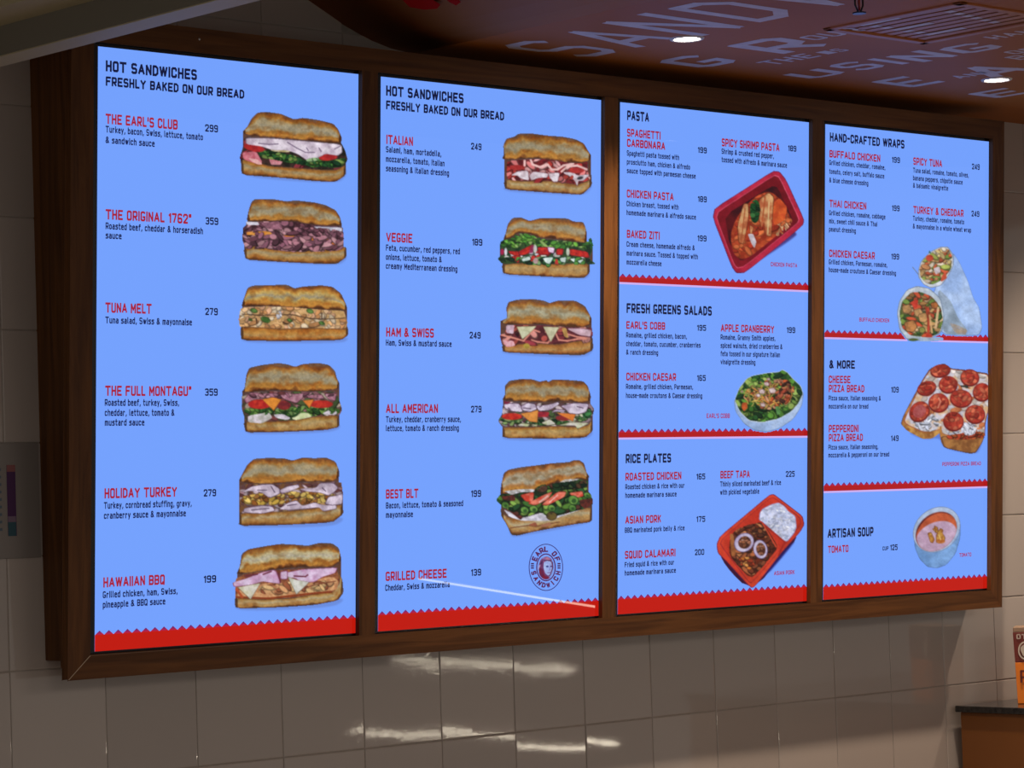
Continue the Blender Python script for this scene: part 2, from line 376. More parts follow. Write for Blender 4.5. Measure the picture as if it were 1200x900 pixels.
def wedge(u0,u1,name,mat):
    """upright panel between the wall and the back of the face frame"""
    zb=-1.808; zt=.062
    def face(u):
        p1=B(u,0,NB); p2=B(u,1,NB)
        def at(z):
            t=(z*U+Z0-p1[2])/(p2[2]-p1[2]); return (u*U, p1[1]+(p2[1]-p1[1])*t, z*U+Z0)
        return [W(u,0.002,zt),W(u,0.002,zb),at(zb),at(zt)]
    v=face(u0)+face(u1)
    return bevel(obj(name,v,[(0,1,2,3),(7,6,5,4),(0,4,5,1),(1,5,6,2),(2,6,7,3),(3,7,4,0)],mat,cab),.0012,2)
wedge(-.0905,-.060,'side_panel',M_woodv); wedge(4.31,4.339,'side_panel',M_woodv)
def lid(z0,z1,name,mat):
    def yat(z):
        p1=B(0,0,NB);p2=B(0,1,NB); t=(z*U+Z0-p1[2])/(p2[2]-p1[2]); return p1[1]+(p2[1]-p1[1])*t
    v=[(x*U,y,z*U+Z0) for x in (-.060,4.31) for z in (z0,z1) for y in (0.001,yat(z))]
    return obj(name,v,[(0,1,3,2),(4,6,7,5),(0,4,5,1),(2,3,7,6),(0,2,6,4),(1,5,7,3)],mat,cab)
lid(.035,.060,'top_panel',M_woodh); lid(-1.806,-1.785,'bottom_panel',M_woodh)
# small nail near the top rail
c=B(.355,-.052,NF); v,f=lathe_vf((0,0,0),[(0,.0012),(.0022,.0008),(.0026,0)],12)
v=[(c[0]+p[0],c[1]-p[2],c[2]+p[1]) for p in v]; obj('nail_head',v,f,M_metal,cab)
# cleat under the left end of the cabinet
v,f=box_vf(-.092,-.035,-.118,-.085,-1.83,-1.806); bevel(obj('corner_block',v,f,M_woodv,cab),.001,1)

# ------------------------------------------------------------------ screens
BG=(116,161,253)
COLS={'H':(22,26,62),'R':(166,32,56),'D':(26,34,84),'P':(22,30,72),'C':(165,50,100)}
NAMES={'H':'section_heading','R':'item_name','D':'item_description','P':'item_price','C':'picture_caption'}
SL=['first menu screen from the left, six hot sandwich pictures','second menu screen from the left, five hot sandwich pictures and an oval emblem','third menu screen from the left with pasta, salads and rice plates','fourth menu screen at the right end with wraps, pizza bread and soup']
screens=[]
def sheetmesh(name,pts2,faces,color,parent,k,n,mat=None):
    v=[B(k*(1+G)+u,s,n) for u,s in pts2]
    cs=np.ones((len(v),4)); cs[:,:3]=lin(color) if not isinstance(color,np.ndarray) else color[:,:3]
    return obj(name,v,faces,mat or M_lcd,parent,colors=cs)
for k in range(4):
    k0=k*(1+G)
    t=empty('menu_screen',B(k0+.5,H,0),SL[k],'screen','screens in the menu board'); screens.append(t)
    v,f=prism([(k0-.026,-.0115),(k0-.026,H+.0060),(k0+1.0015,H+.0060),(k0+1.0015,-.0115)],-.045,-.0012); bevel(obj('bezel',v,f,M_black,t),.001,1)
    nx,ny=40,72; g=np.array([(u,s) for s in np.linspace(0,H,ny+1) for u in np.linspace(0,1,nx+1)])
    fc=[(j*(nx+1)+i,(j+1)*(nx+1)+i,(j+1)*(nx+1)+i+1,j*(nx+1)+i+1) for j in range(ny) for i in range(nx)]
    sheetmesh('display',g.tolist(),fc,BG,t,k,0)
def band(k,s0,s1,teeth=30,th=.0125):
    # red band with a pinked upper edge
    t=screens[k]; s=s0+th
    sheetmesh('red_band',[(0,s),(0,s1),(1,s1),(1,s)],[(0,1,2,3)],(192,24,10) if s1>1.7 else (176,24,26),t,k,.0006)
    v=[];f=[];cs=[]
    for i in range(teeth):
        b=len(v); v+=[((i)/teeth,s+.0004),((i+1)/teeth,s+.0004),((i+.5)/teeth,s0)]; f.append((b,b+1,b+2)); cs+=[(190,30,50),(190,30,50),(66,34,120)]
    sheetmesh('pinked_edge',v,f,lin(cs),t,k,.0007)
    if s1<1.7: sheetmesh('pale_line',[(0,s1),(0,s1+.007),(1,s1+.007),(1,s1)],[(0,1,2,3)],(205,175,240),t,k,.0006)
band(0,1.7270,H); band(1,1.7235,H); band(2,1.7232,H); band(3,1.7290,H)
band(2,.5975,.628); band(2,1.1405,1.1712); band(3,.7720,.8008); band(3,1.3480,1.3800)

TEXTS = """0|H|270|716|3337|328|HOT SANDWICHES
0|H|273|1143|5145|278|FRESHLY BAKED ON OUR BREAD
0|R|275|2270|2621|303|THE EARL'S CLUB
0|D|277|2528|3571|202|Turkey, bacon, Swiss, lettuce, tomato
0|D|279|2844|1774|202|& sandwich sauce
0|P|3924|2251|492|224|299
0|R|295|5100|3135|303|THE ORIGINAL 1762°
0|D|297|5391|3571|202|Roasted beef, cheddar & horseradish
0|D|299|5671|574|202|sauce
0|P|3960|5085|486|224|359
0|R|305|7863|1670|303|TUNA MELT
0|D|307|8181|3166|202|Tuna salad, Swiss & mayonnaise
0|P|3969|7851|479|224|279
0|R|316|10327|3150|303|THE FULL MONTAGU°
0|D|303|10625|2709|202|Roasted beef, turkey, Swiss,
0|D|305|10925|2538|202|cheddar, lettuce, tomato &
0|D|307|11216|1430|202|mustard sauce
0|P|3974|10314|486|224|359
0|R|313|13369|2639|303|HOLIDAY TURKEY
0|D|294|13676|3209|202|Turkey, cornbread stuffing, gravy,
0|D|296|13974|2991|202|cranberry sauce & mayonnaise
0|P|3950|13390|473|224|279
0|R|289|16005|2227|303|HAWAIIAN BBQ
0|D|273|16317|2722|202|Grilled chicken, ham, Swiss,
0|D|275|16610|2267|202|pineapple & BBQ sauce
0|P|3968|16024|473|224|199
1|H|217|597|3364|331|HOT SANDWICHES
1|H|220|1038|5194|289|FRESHLY BAKED ON OUR BREAD
1|R|239|2158|1137|303|ITALIAN
1|D|223|2429|2391|201|Salami, ham, mortadella,
1|D|225|2735|2529|201|mozzarella, tomato, Italian
1|D|227|3041|2729|201|seasoning & Italian dressing
1|P|3924|2102|471|227|249
1|R|251|5313|1122|303|VEGGIE
1|D|246|5602|3209|201|Feta, cucumber, red peppers, red
1|D|248|5900|2410|201|onions, lettuce, tomato &
1|D|250|6189|3095|201|creamy Mediterranean dressing
1|P|3996|5280|460|227|189
1|R|273|8379|2055|303|HAM & SWISS
1|D|267|8669|2842|201|Ham, Swiss & mustard sauce
1|P|3904|8376|498|226|249
1|R|283|10851|2241|303|ALL AMERICAN
1|D|285|11148|3258|201|Turkey, cheddar, cranberry sauce,
1|D|287|11437|3163|201|lettuce, tomato & ranch dressing
1|P|3986|10834|471|227|279
1|R|302|13614|1387|303|BEST BLT
1|D|305|13931|3353|201|Bacon, lettuce, tomato & seasoned
1|D|307|14234|1155|201|mayonnaise
1|P|4006|13638|452|227|199
1|R|310|16273|2635|303|GRILLED CHEESE
1|D|295|16589|2784|201|Cheddar, Swiss & mozzarella
1|P|4025|16258|452|227|139
2|H|341|601|1099|343|PASTA
2|R|337|1178|1692|284|SPAGHETTI
2|R|340|1536|1927|284|CARBONARA
2|D|333|1845|2650|188|Spaghetti pasta tossed with
2|D|336|2152|3216|188|prosciutto ham, chicken & alfredo
2|D|338|2457|3509|188|sauce topped with parmesan cheese
2|P|3947|1518|475|214|199
2|R|344|3311|2369|284|CHICKEN PASTA
2|D|334|3616|2636|188|Chicken breast, tossed with
2|D|336|3926|3536|188|homemade marinara & alfredo sauce
2|P|3960|3278|475|214|189
2|R|354|4723|1657|284|BAKED ZITI
2|D|344|5031|3478|188|Cream cheese, homemade alfredo &
2|D|346|5344|3638|188|marinara sauce. Tossed & topped with
2|D|348|5658|1761|188|mozzarella cheese
2|P|3953|4687|479|214|199
2|R|5210|1204|3139|293|SPICY SHRIMP PASTA
2|D|5203|1479|2845|195|Shrimp & crushed red pepper,
2|D|5205|1778|3565|195|tossed with alfredo & marinara sauce
2|P|8823|1147|468|221|189
2|C|7898|5452|1473|157|CHICKEN PASTA
2|H|360|7351|4369|343|FRESH GREENS SALADS
2|R|352|7906|1957|269|EARL'S COBB
2|D|345|8211|3091|185|Romaine, grilled chicken, bacon,
2|D|348|8513|3798|185|cheddar, tomato, cucumber, cranberries
2|D|350|8811|1609|185|& ranch dressing
2|P|3954|7902|479|214|195
2|R|5209|7915|2896|278|APPLE CRANBERRY
2|D|5202|8202|2971|191|Romaine, Granny Smith apples,
2|D|5204|8504|3364|191|spiced walnuts, dried cranberries &
2|D|5206|8801|3226|191|feta tossed in our signature Italian
2|D|5208|9097|1874|191|vinaigrette dressing
2|P|8796|7893|478|221|199
2|R|365|9716|2517|278|CHICKEN CAESAR
2|D|350|10014|3419|185|Romaine, grilled chicken, Parmesan,
2|D|352|10328|3896|185|house-made croutons & Caesar dressing
2|P|3967|9705|461|214|165
2|C|4482|11041|1232|169|EARL'S COBB
2|H|356|12614|2293|328|RICE PLATES
2|R|348|13223|2833|278|ROASTED CHICKEN
2|D|341|13528|3009|185|Roasted chicken & rice with our
2|D|344|13826|2595|185|homemade marinara sauce
2|P|3961|13243|465|214|165
2|R|350|14734|1799|278|ASIAN PORK
2|D|331|15046|3030|185|BBQ marinated pork belly & rice
2|P|3972|14773|465|214|175
2|R|338|15957|2559|278|SQUID CALAMARI
2|D|331|16252|2502|185|Fried squid & rice with our
2|D|334|16541|2589|185|homemade marinara sauce
2|P|3901|15958|492|214|200
2|R|5229|13228|1582|278|BEEF TAPA
2|D|5213|13521|3311|191|Thinly sliced marinated beef & rice
2|D|5216|13820|2107|191|with pickled vegetable
2|P|8788|13231|496|221|225
2|C|8161|16850|1145|157|ASIAN PORK
3|H|251|630|4419|337|HAND-CRAFTED WRAPS
3|R|236|1236|2980|283|BUFFALO CHICKEN
3|D|223|1522|3302|190|Grilled chicken, cheddar, romaine,
3|D|225|1853|3236|190|tomato, celery salt, buffalo sauce
3|D|228|2181|2284|190|& blue cheese dressing
3|P|3913|1205|491|224|199
3|R|239|3109|2162|283|THAI CHICKEN
3|D|227|3415|3312|190|Grilled chicken, romaine, cabbage
3|D|229|3720|2827|190|mix, sweet chili sauce & Thai
3|D|231|4028|1558|190|peanut dressing
3|P|3927|3070|470|224|199
3|R|243|4986|2679|283|CHICKEN CAESAR
3|D|226|5262|3445|190|Grilled chicken, Parmesan, romaine,
3|D|228|5558|3970|190|house-made croutons & Caesar dressing
3|P|3905|4937|475|224|199
3|R|5217|1216|1790|292|SPICY TUNA
3|D|5204|1519|3495|196|Tuna salad, romaine, tomato, olives,
3|D|5206|1820|3102|196|banana peppers, chipotle sauce
3|D|5208|2109|2187|196|& balsamic vinaigrette
3|P|8899|1174|501|231|249
3|R|5231|3103|3146|292|TURKEY & CHEDDAR
3|D|5207|3389|3211|196|Turkey, cheddar, romaine, tomato
3|D|5209|3695|3659|196|& mayonnaise in a whole wheat wrap
3|P|8885|3049|506|231|249
3|C|2015|7376|1784|149|BUFFALO CHICKEN
3|H|284|9184|1488|321|& MORE
3|R|259|9734|1258|283|CHEESE
3|R|261|10077|2076|283|PIZZA BREAD
3|D|249|10389|3071|186|Pizza sauce, Italian seasoning &
3|D|251|10697|2323|186|mozzarella on our bread
3|P|3933|10075|465|224|109
3|R|272|11590|1739|283|PEPPERONI
3|R|275|11931|1990|283|PIZZA BREAD
3|D|253|12242|2927|186|Pizza sauce, Italian seasoning,
3|D|255|12538|3583|186|mozzarella & pepperoni on our bread
3|P|3936|11949|465|224|149
3|C|7105|12953|2464|154|PEPPERONI PIZZA BREAD
3|H|233|15572|2681|353|ARTISAN SOUP
3|R|257|16135|1187|276|TOMATO
3|P|3464|16142|359|148|CUP
3|P|3921|16158|449|224|125
3|C|8211|16566|764|152|TOMATO"""
for line in TEXTS.strip().split('\n'):
    k,kind,u,s,w_,cap,txt=line.split('|'); k=int(k); u,s,w_,cap=[int(a)/1e4 for a in (u,s,w_,cap)]
    swt={'H':2.25,'R':2.05,'D':2.0,'P':1.95,'C':1.9}[kind]
    q=text_quads(txt,w_,cap,swt,1.15 if kind!='D' else 1.2)
    pts=[];f=[]
    for Q in q:
        b=len(pts); pts+=[(u+x,s-y) for x,y in Q]; f.append((b,b+1,b+2,b+3))
    sheetmesh(NAMES[kind],pts,f,COLS[kind],screens[k],k,.0010)

# ------------------------------------------------------------------ pictures shown on the screens (flat print, one colour per point)
def vnoise(x,y,seed):
    xi=np.floor(x).astype(int); yi=np.floor(y).astype(int); fx=x-xi; fy=y-yi
    fx=fx*fx*(3-2*fx); fy=fy*fy*(3-2*fy)
    def h(a,b):
        n=(a*374761393+b*668265263+seed*974711)&0x7fffffff
        n=((n^(n>>13))*1274126177)&0x7fffffff; n=n^(n>>16); return (n&0xffff)/65535.0
    return (h(xi,yi)*(1-fx)+h(xi+1,yi)*fx)*(1-fy)+(h(xi,yi+1)*(1-fx)+h(xi+1,yi+1)*fx)*fy
def fbm(x,y,s,seed,o=3):
    r=0;a=.5;t=0
    for i in range(o): r=r+a*vnoise(x/s*2**i,y/s*2**i,seed+i*7); t+=a; a*=.55
    return r/t
def chaikin(p,n=2):
    p=np.array(p,float)
    r=.75 if n>1 else .87
    for _ in range(n):
        q=np.roll(p,-1,0); p=np.stack([p*r+q*(1-r),p*(1-r)+q*r],1).reshape(-1,2)
    return p
class Pic:
    """painted in the zoomed view's units (z per canvas unit), then laid flat on the screen"""
    def __init__(s,w,h,z,cell=.72,seed=1):
        s.z=z; s.nx=int(w/cell)+1; s.ny=int(h/cell)+1; s.w=w; s.h=h
        X,Y=np.meshgrid(np.linspace(0,w,s.nx),np.linspace(0,h,s.ny)); s.X=X*z; s.Y=Y*z; s.c=cell*z
        s.rgb=np.zeros((s.ny,s.nx,3))+np.array(BG); s.a=np.zeros((s.ny,s.nx)); s.seed=seed
    def pmask(s,pts,smooth=2):
        p=chaikin(pts,smooth) if smooth else np.array(pts,float)
        m=np.zeros(s.X.shape); d=s.c*.25
        x0,y0=p.min(0)-s.c; x1,y1=p.max(0)+s.c
        sel=(s.X>=x0)&(s.X<=x1)&(s.Y>=y0)&(s.Y<=y1)
        xs=s.X[sel]; ys=s.Y[sel]; acc=np.zeros(xs.shape)
        for ox,oy in ((-d,-d),(d,-d),(-d,d),(d,d)):
            inside=np.zeros(xs.shape,bool); px,py=xs+ox,ys+oy
            for i in range(len(p)):
                x1_,y1_=p[i]; x2_,y2_=p[(i+1)%len(p)]
                if y1_==y2_: continue
                c=((y1_>py)!=(y2_>py))&(px<(x2_-x1_)*(py-y1_)/(y2_-y1_)+x1_); inside^=c
            acc+=inside
        m[sel]=acc/4; return m
    def emask(s,cx,cy,rx,ry,ang=0):
        a=math.radians(ang); dx=s.X-cx; dy=s.Y-cy; u=(dx*math.cos(a)+dy*math.sin(a))/rx; v=(-dx*math.sin(a)+dy*math.cos(a))/ry
        r=np.sqrt(u*u+v*v); return np.clip((1-r)*min(rx,ry)/s.c+.5,0,1)
    def put(s,m,col):
        m3=m[...,None]; s.rgb=s.rgb*(1-m3)+np.asarray(col,float)*m3; s.a=np.maximum(s.a,m)
    def tint(s,m,col):            # colour only where something is painted already
        m3=(m*(s.a>0))[...,None]; s.rgb=s.rgb*(1-m3)+np.asarray(col,float)*m3
    def tex(s,c1,c2,sc,o=3,seed=0,lo=.35,hi=.65,sx=1):
        t=np.clip((fbm(s.X/sx,s.Y,sc,s.seed*31+seed,o)-lo)/(hi-lo),0,1)[...,None]
        return np.asarray(c1,float)*(1-t)+np.asarray(c2,float)*t
    def poly(s,pts,c1,c2=None,sc=60,smooth=1,edge=None,seed=0,clip=None,sx=1):
        if edge and s.seed<=11 and len(pts)<12: q=np.array(pts,float); cc=q.mean(0); pts=((q-cc)*1.13+cc).tolist()
        m=s.pmask(pts,smooth); 
        if clip is not None: m=m*clip
        if edge: s.put(m,edge); p=np.array(pts,float); c=p.mean(0); k=1-2.2*s.c/max(np.ptp(p[:,0]),np.ptp(p[:,1])); kx=1-2.4*s.c/max(np.ptp(p[:,0]),1); ky=1-2.4*s.c/max(np.ptp(p[:,1]),1); m=s.pmask((p-c)*np.array([kx,ky])+c,smooth)*(clip if clip is not None else 1)
        s.put(m,s.tex(c1,c2,sc,seed=seed,sx=sx) if c2 is not None else c1); return m
    def ell(s,cx,cy,rx,ry,c1,c2=None,ang=0,sc=40,clip=None,edge=None,seed=0):
        if edge is not None:
            m=s.emask(cx,cy,rx,ry,ang); m=m*(clip if clip is not None else 1); s.put(m,edge); rx-=s.c*.9; ry-=s.c*.9
        m=s.emask(cx,cy,max(rx,2),max(ry,2),ang); m=m*(clip if clip is not None else 1)
        s.put(m,s.tex(c1,c2,sc,seed=seed) if c2 is not None else c1); return m
    def line(s,pts,w,c,clip=None):
        for (x1,y1),(x2,y2) in zip(pts,pts[1:]):
            dx,dy=x2-x1,y2-y1; l=math.hypot(dx,dy)+1e-6; t=np.clip(((s.X-x1)*dx+(s.Y-y1)*dy)/l/l,0,1)
            d=np.hypot(s.X-x1-t*dx,s.Y-y1-t*dy); m=np.clip((w/2-d)/s.c+.5,0,1)
            if clip is not None: m=m*clip
            s.put(m,c)
    def clutter(s,mask,pal,n,r,asp=1.8,seed=0,dark=.45,bounds=None,ang=60):
        R=random.Random(s.seed*77+seed); ys,xs=np.where(mask>.5)
        if len(xs)==0: return
        for i in range(n):
            j=R.randrange(len(xs)); cx,cy=s.X[ys[j],xs[j]],s.Y[ys[j],xs[j]]; rr=R.uniform(*r); c=np.array(R.choice(pal),float)*R.uniform(.82,1.12); a=R.uniform(-ang,ang); q=R.uniform(1,asp)
            m=s.emask(cx,cy,rr*q,rr/q**.5,a)*mask; s.put(m,c*dark)
            m=s.emask(cx-rr*.08,cy-rr*.14,rr*q*.82,rr/q**.5*.74,a)*mask; s.put(m,np.minimum(c,255))
    def strands(s,mask,pal,n,l,w,seed=0,ang=180,base=0):
        R=random.Random(s.seed*91+seed); ys,xs=np.where(mask>.5)
        for i in range(n):
            j=R.randrange(len(xs)); x,y=s.X[ys[j],xs[j]],s.Y[ys[j],xs[j]]; a=math.radians(base+R.uniform(-ang,ang)); P=[(x,y)]
            for k in range(4): a+=R.uniform(-.6,.6); x+=math.cos(a)*l/4; y+=math.sin(a)*l/4; P.append((x,y))
            c=np.array(R.choice(pal),float)*R.uniform(.85,1.1); s.line([(px,py+w*.45) for px,py in P],w,c*.5,mask); s.line(P,w*.8,np.minimum(c,255),mask)
    def bun(s,pts,top,seed=0,pale=(170,150,110),gold=(178,118,46),brown=(138,78,34),greyish=(164,152,124)):
        m=s.pmask(pts,1); on=m>.5; n=on.sum(0); yy=np.arange(s.ny)[:,None]*np.ones((1,s.nx))
        y0=np.where(n>0,np.argmax(on,0),0); y1=np.where(n>0,s.ny-1-np.argmax(on[::-1],0),1)
        k=np.ones(9)/9; y0=np.where(n>0,np.convolve(np.pad(y0,4,mode='edge').astype(float),k,'valid'),y0); y1=np.where(n>0,np.convolve(np.pad(y1,4,mode='edge').astype(float),k,'valid'),y1)
        t=(yy-y0)/np.maximum(y1-y0,1)+(fbm(s.X,s.Y,70,s.seed*13+seed,3)-.5)*.34; t=np.clip(t,0,1)
        st_=[(0,(118,84,62)),(.07,brown),(.2,gold),(.34,pale),(.5,greyish),(.62,pale),(.74,gold),(.88,(204,138,52)),(.96,brown),(1,(86,48,22))] if top else \
            [(0,(150,92,36)),(.15,gold),(.38,pale),(.6,(190,146,84)),(.82,gold),(.93,brown),(1,(92,60,34))]
        xs=[a for a,_ in st_]; c=np.stack([np.interp(t,xs,[q[i] for _,q in st_]) for i in range(3)],-1)
        nz=fbm(s.X,s.Y,16,s.seed*5+seed,3)[...,None]; nb=fbm(s.X/1.5,s.Y,44,s.seed*3+seed+9,2)[...,None]
        c=c*(.84+.26*nz); c=c*(1-.30*np.clip((nb-.55)*5,0,1)*np.array([.25,.6,1.0]))
        s.put(m,c)
        # rim
        g=m.copy(); er=g.copy()
        for dy,dx in ((1,0),(-1,0),(0,1),(0,-1)): er=np.minimum(er,np.roll(g,(dy,dx),(0,1)))
        rim=np.clip(g-er,0,1); s.tint(rim*.55,(70,56,66))
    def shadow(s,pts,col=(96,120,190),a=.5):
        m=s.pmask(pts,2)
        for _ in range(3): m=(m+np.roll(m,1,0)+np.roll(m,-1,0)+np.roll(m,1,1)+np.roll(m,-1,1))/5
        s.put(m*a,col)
    def fillcols(s):
        on=s.a>.5; up=np.maximum.accumulate(on,0); dn=np.maximum.accumulate(on[::-1],0)[::-1]; hole=(up&dn)&(s.a<1)
        h=hole[...,None]; a=s.a[...,None]; dk=np.array((98,62,48.)); s.rgb=np.where(h,s.rgb*a*.8+dk*(1-a),s.rgb); s.a=np.where(hole,1,s.a)
    def emit(s,name,label,k,q,parent,n=.0016,mat=None):
        if name=='sandwich_picture': s.fillcols()
        a=s.a; keep=(a[:-1,:-1]+a[1:,:-1]+a[:-1,1:]+a[1:,1:])>.02
        rgb=s.rgb; w1=np.array([.2,.6,.2])
        for ax in (0,1): rgb=np.roll(rgb,1,ax)*.16+rgb*.68+np.roll(rgb,-1,ax)*.16
        am=(s.a>.6)[...,None]; nz=fbm(s.X,s.Y,2.2*s.c,s.seed+301,2)[...,None]; nb=fbm(s.X,s.Y,9*s.c,s.seed+401,2)[...,None]
        lum=rgb.mean(-1,keepdims=True); g2=(lum+(rgb-lum)*.90)*(.80+.12*nz+.20*nb)
        rgb=np.where(am,g2,s.rgb)
        j,i=np.where(keep); idx=np.stack([j*s.nx+i,(j+1)*s.nx+i,(j+1)*s.nx+i+1,j*s.nx+i+1],1)
        used,inv=np.unique(idx,return_inverse=True); inv=inv.reshape(idx.shape)
        tx=(used%s.nx)/(s.nx-1); ty=(used//s.nx)/(s.ny-1); q=np.array(q,float)/1e4
        P=(q[0]*((1-tx)*(1-ty))[:,None]+q[1]*(tx*(1-ty))[:,None]+q[2]*(tx*ty)[:,None]+q[3]*((1-tx)*ty)[:,None])
        P[:,0]=np.clip(P[:,0],0,1)
        C=np.ones((len(used),4)); C[:,:3]=lin(np.clip(rgb.reshape(-1,3)[used],0,255))
        o=sheetmesh(name,P.tolist(),inv.tolist(),C,parent,k,n,mat); o['label']=label; return o

QUADS={
'club':(0,160,100,[(4566, 1314), (10006, 904), (10025, 3635), (4584, 3931)]),
'original':(0,160,100,[(4585, 4062), (10026, 3771), (10046, 6502), (4603, 6679)]),
'tuna':(0,160,100,[(4602, 6548), (10045, 6365), (10064, 9096), (4621, 9165)]),
'montagu':(0,160,100,[(4620, 9034), (10063, 8960), (10082, 11691), (4638, 11652)]),
'holiday':(0,160,100,[(4640, 11913), (10084, 11964), (10103, 14695), (4658, 14531)]),
'hawaii':(0,160,100,[(4658, 14531), (10103, 14695), (10123, 17427), (4677, 17148)]),
'italian':(1,140,95,[(4620, 1197), (10242, 803), (10262, 3619), (4639, 3902)]),
'veggie':(1,140,95,[(4640, 4044), (10263, 3767), (10283, 6583), (4659, 6748)]),
'ham':(1,140,95,[(4659, 6748), (10283, 6583), (10304, 9400), (4679, 9453)]),
'american':(1,140,95,[(4679, 9453), (10304, 9400), (10324, 12216), (4698, 12158)]),
'blt':(1,140,105,[(4698, 12158), (10324, 12216), (10346, 15330), (4719, 15148)]),
'logo':(1,80,80,[(5885, 14898), (9100, 14996), (9117, 17347), (5902, 17196)]),
'pasta':(2,125,140,[(4290, 1834), (10113, 1480), (10146, 5947), (4321, 6130)]),
'salad':(2,130,100,[(4117, 8895), (10167, 8818), (10190, 12009), (4139, 11959)]),
'rice':(2,120,130,[(4599, 13500), (10202, 13605), (10233, 17754), (4628, 17496)]),
'wrap':(3,120,130,[(3683, 4163), (10095, 3894), (10129, 8339), (3715, 8433)]),
'pizza':(3,120,125,[(3973, 8594), (10409, 8506), (10441, 12787), (4004, 12707)]),
'soup':(3,100,100,[(4271, 14028), (9617, 14139), (9643, 17547), (4296, 17324)]),
}
W_=(224,212,226); PK=(222,150,160); RD=(206,44,30); GN=(52,110,40); DG=(18,52,30); LG=(140,176,84); CH=(228,130,36); SW=(216,204,160)
MEAT=[(150,92,112),(176,116,130),(120,68,84),(196,140,150),(96,56,70)]
def start(key,z,seed): k,w,h,q=QUADS[key]; return Pic(w,h,z,seed=seed)
def finish(p,key,name,label,n=.0016): k,w,h,q=QUADS[key]; return p.emit(name,label,k,q,screens[k],n)

# --- screen 1
p=start('club',7.5,1)
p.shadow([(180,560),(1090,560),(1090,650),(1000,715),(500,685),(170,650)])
fm=p.poly([(185,300),(400,320),(1040,355),(1075,420),(1100,505),(1060,570),(1010,610),(600,590),(160,545),(150,480),(175,400)],(70,44,40),(30,30,24),40)
p.clutter(fm,[(150,50,60),(120,40,50)],20,(20,44),2,1)
bb=[(160,530),(175,500),(250,515),(420,560),(600,572),(850,592),(1000,592),(1085,545),(1080,640),(990,700),(800,692),(500,662),(165,638)]
p.bun(bb,False,2)
p.poly([(170,440),(290,430),(340,520),(330,550),(260,530),(180,500)],(214,120,134),(196,90,106),30); p.poly([(400,500),(450,465),(520,520),(500,550),(420,550)],(216,140,150),(190,100,110),30)
p.poly([(220,490),(300,500),(345,545),(300,545),(250,520)],(232,170,170))
lt=p.pmask([(300,430),(380,420),(480,440),(640,470),(720,520),(850,490),(960,510),(1100,480),(1060,560),(980,580),(860,560),(800,575),(700,550),(560,530),(440,500),(330,490)])
p.put(lt,p.tex((20,56,28),(40,96,40),30)); p.clutter(lt,[(70,130,50),(36,90,44),(120,150,70),(20,60,34)],60,(14,30),2.2,3)
p.ell(270,400,90,32,(196,40,40),(160,28,34),12); p.ell(920,482,85,30,(200,44,40),(168,30,34),-4)
p.poly([(400,400),(520,375),(620,420),(560,440),(430,430)],SW,(190,170,110),40)
p.poly([(200,310),(400,312),(700,338),(1045,368),(1052,440),(1010,470),(900,452),(830,490),(740,515),(650,455),(560,420),(430,420),(330,385),(200,365)],(232,218,232),(196,176,196),60,edge=(150,130,150))
for a in ([(310,360),(400,370),(480,365)],[(560,350),(640,400),(720,440),(800,440)],[(840,400),(860,430)],[(730,400),(745,425)],[(980,410),(1040,380)]): p.line(a,8,(110,90,120),fm)
p.clutter(p.pmask([(720,500),(830,480),(850,505),(740,530)]),[(150,190,130)],6,(20,30),2,5)
p.bun([(175,255),(215,212),(250,140),(300,90),(380,84),(500,100),(560,125),(620,150),(700,135),(850,158),(970,188),(1012,235),(1045,310),(1040,358),(960,362),(800,342),(600,326),(400,306),(250,296),(185,280)],True,5)
finish(p,'club','sandwich_picture','turkey club sandwich with lettuce and tomato, top of the first screen')

p=start('original',7.5,2)
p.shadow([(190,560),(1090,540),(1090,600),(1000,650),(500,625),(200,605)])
fm=p.poly([(180,300),(330,250),(700,265),(1050,300),(1065,400),(1055,500),(980,520),(640,530),(350,500),(200,500),(170,420)],(60,30,38),(90,50,60),30)
p.bun([(180,500),(300,468),(450,505),(640,520),(850,500),(1000,500),(1085,480),(1090,570),(1000,635),(800,630),(450,612),(200,595)],False,2)
p.clutter(fm,MEAT,70,(24,46),2.4,1); 
p.poly([(205,350),(400,345),(450,380),(430,405),(380,405),(300,380),(210,378)],CH,(230,150,60)); p.poly([(520,370),(620,360),(780,400),(900,400),(1040,440),(1000,480),(930,450),(800,430),(640,395),(540,395)],CH,(200,100,40))
p.clutter(fm,MEAT,75,(16,36),2.4,2)
p.clutter(p.pmask([(220,420),(1000,430),(900,520),(600,520),(250,480)]),MEAT,40,(18,38),2.2,7)
p.poly([(330,270),(500,260),(520,330),(460,330),(380,320)],(170,110,130),(130,80,96),30); p.poly([(200,260),(300,262),(320,290),(210,290)],(214,208,224)); p.poly([(800,300),(1040,310),(1040,350),(980,340),(900,345),(830,320)],(222,216,232),(180,180,200),30,edge=(90,70,90))
p.clutter(p.pmask([(640,300),(1040,330),(1050,400),(650,390)]),MEAT,26,(14,28),2,9)
p.bun([(210,240),(225,160),(250,85),(280,62),(430,62),(550,82),(640,74),(800,92),(900,115),(990,160),(1030,220),(1048,300),(920,300),(760,285),(640,262),(500,252),(300,262),(220,258)],True,6)
finish(p,'original','sandwich_picture','roast beef sandwich with cheddar, second picture of the first screen')

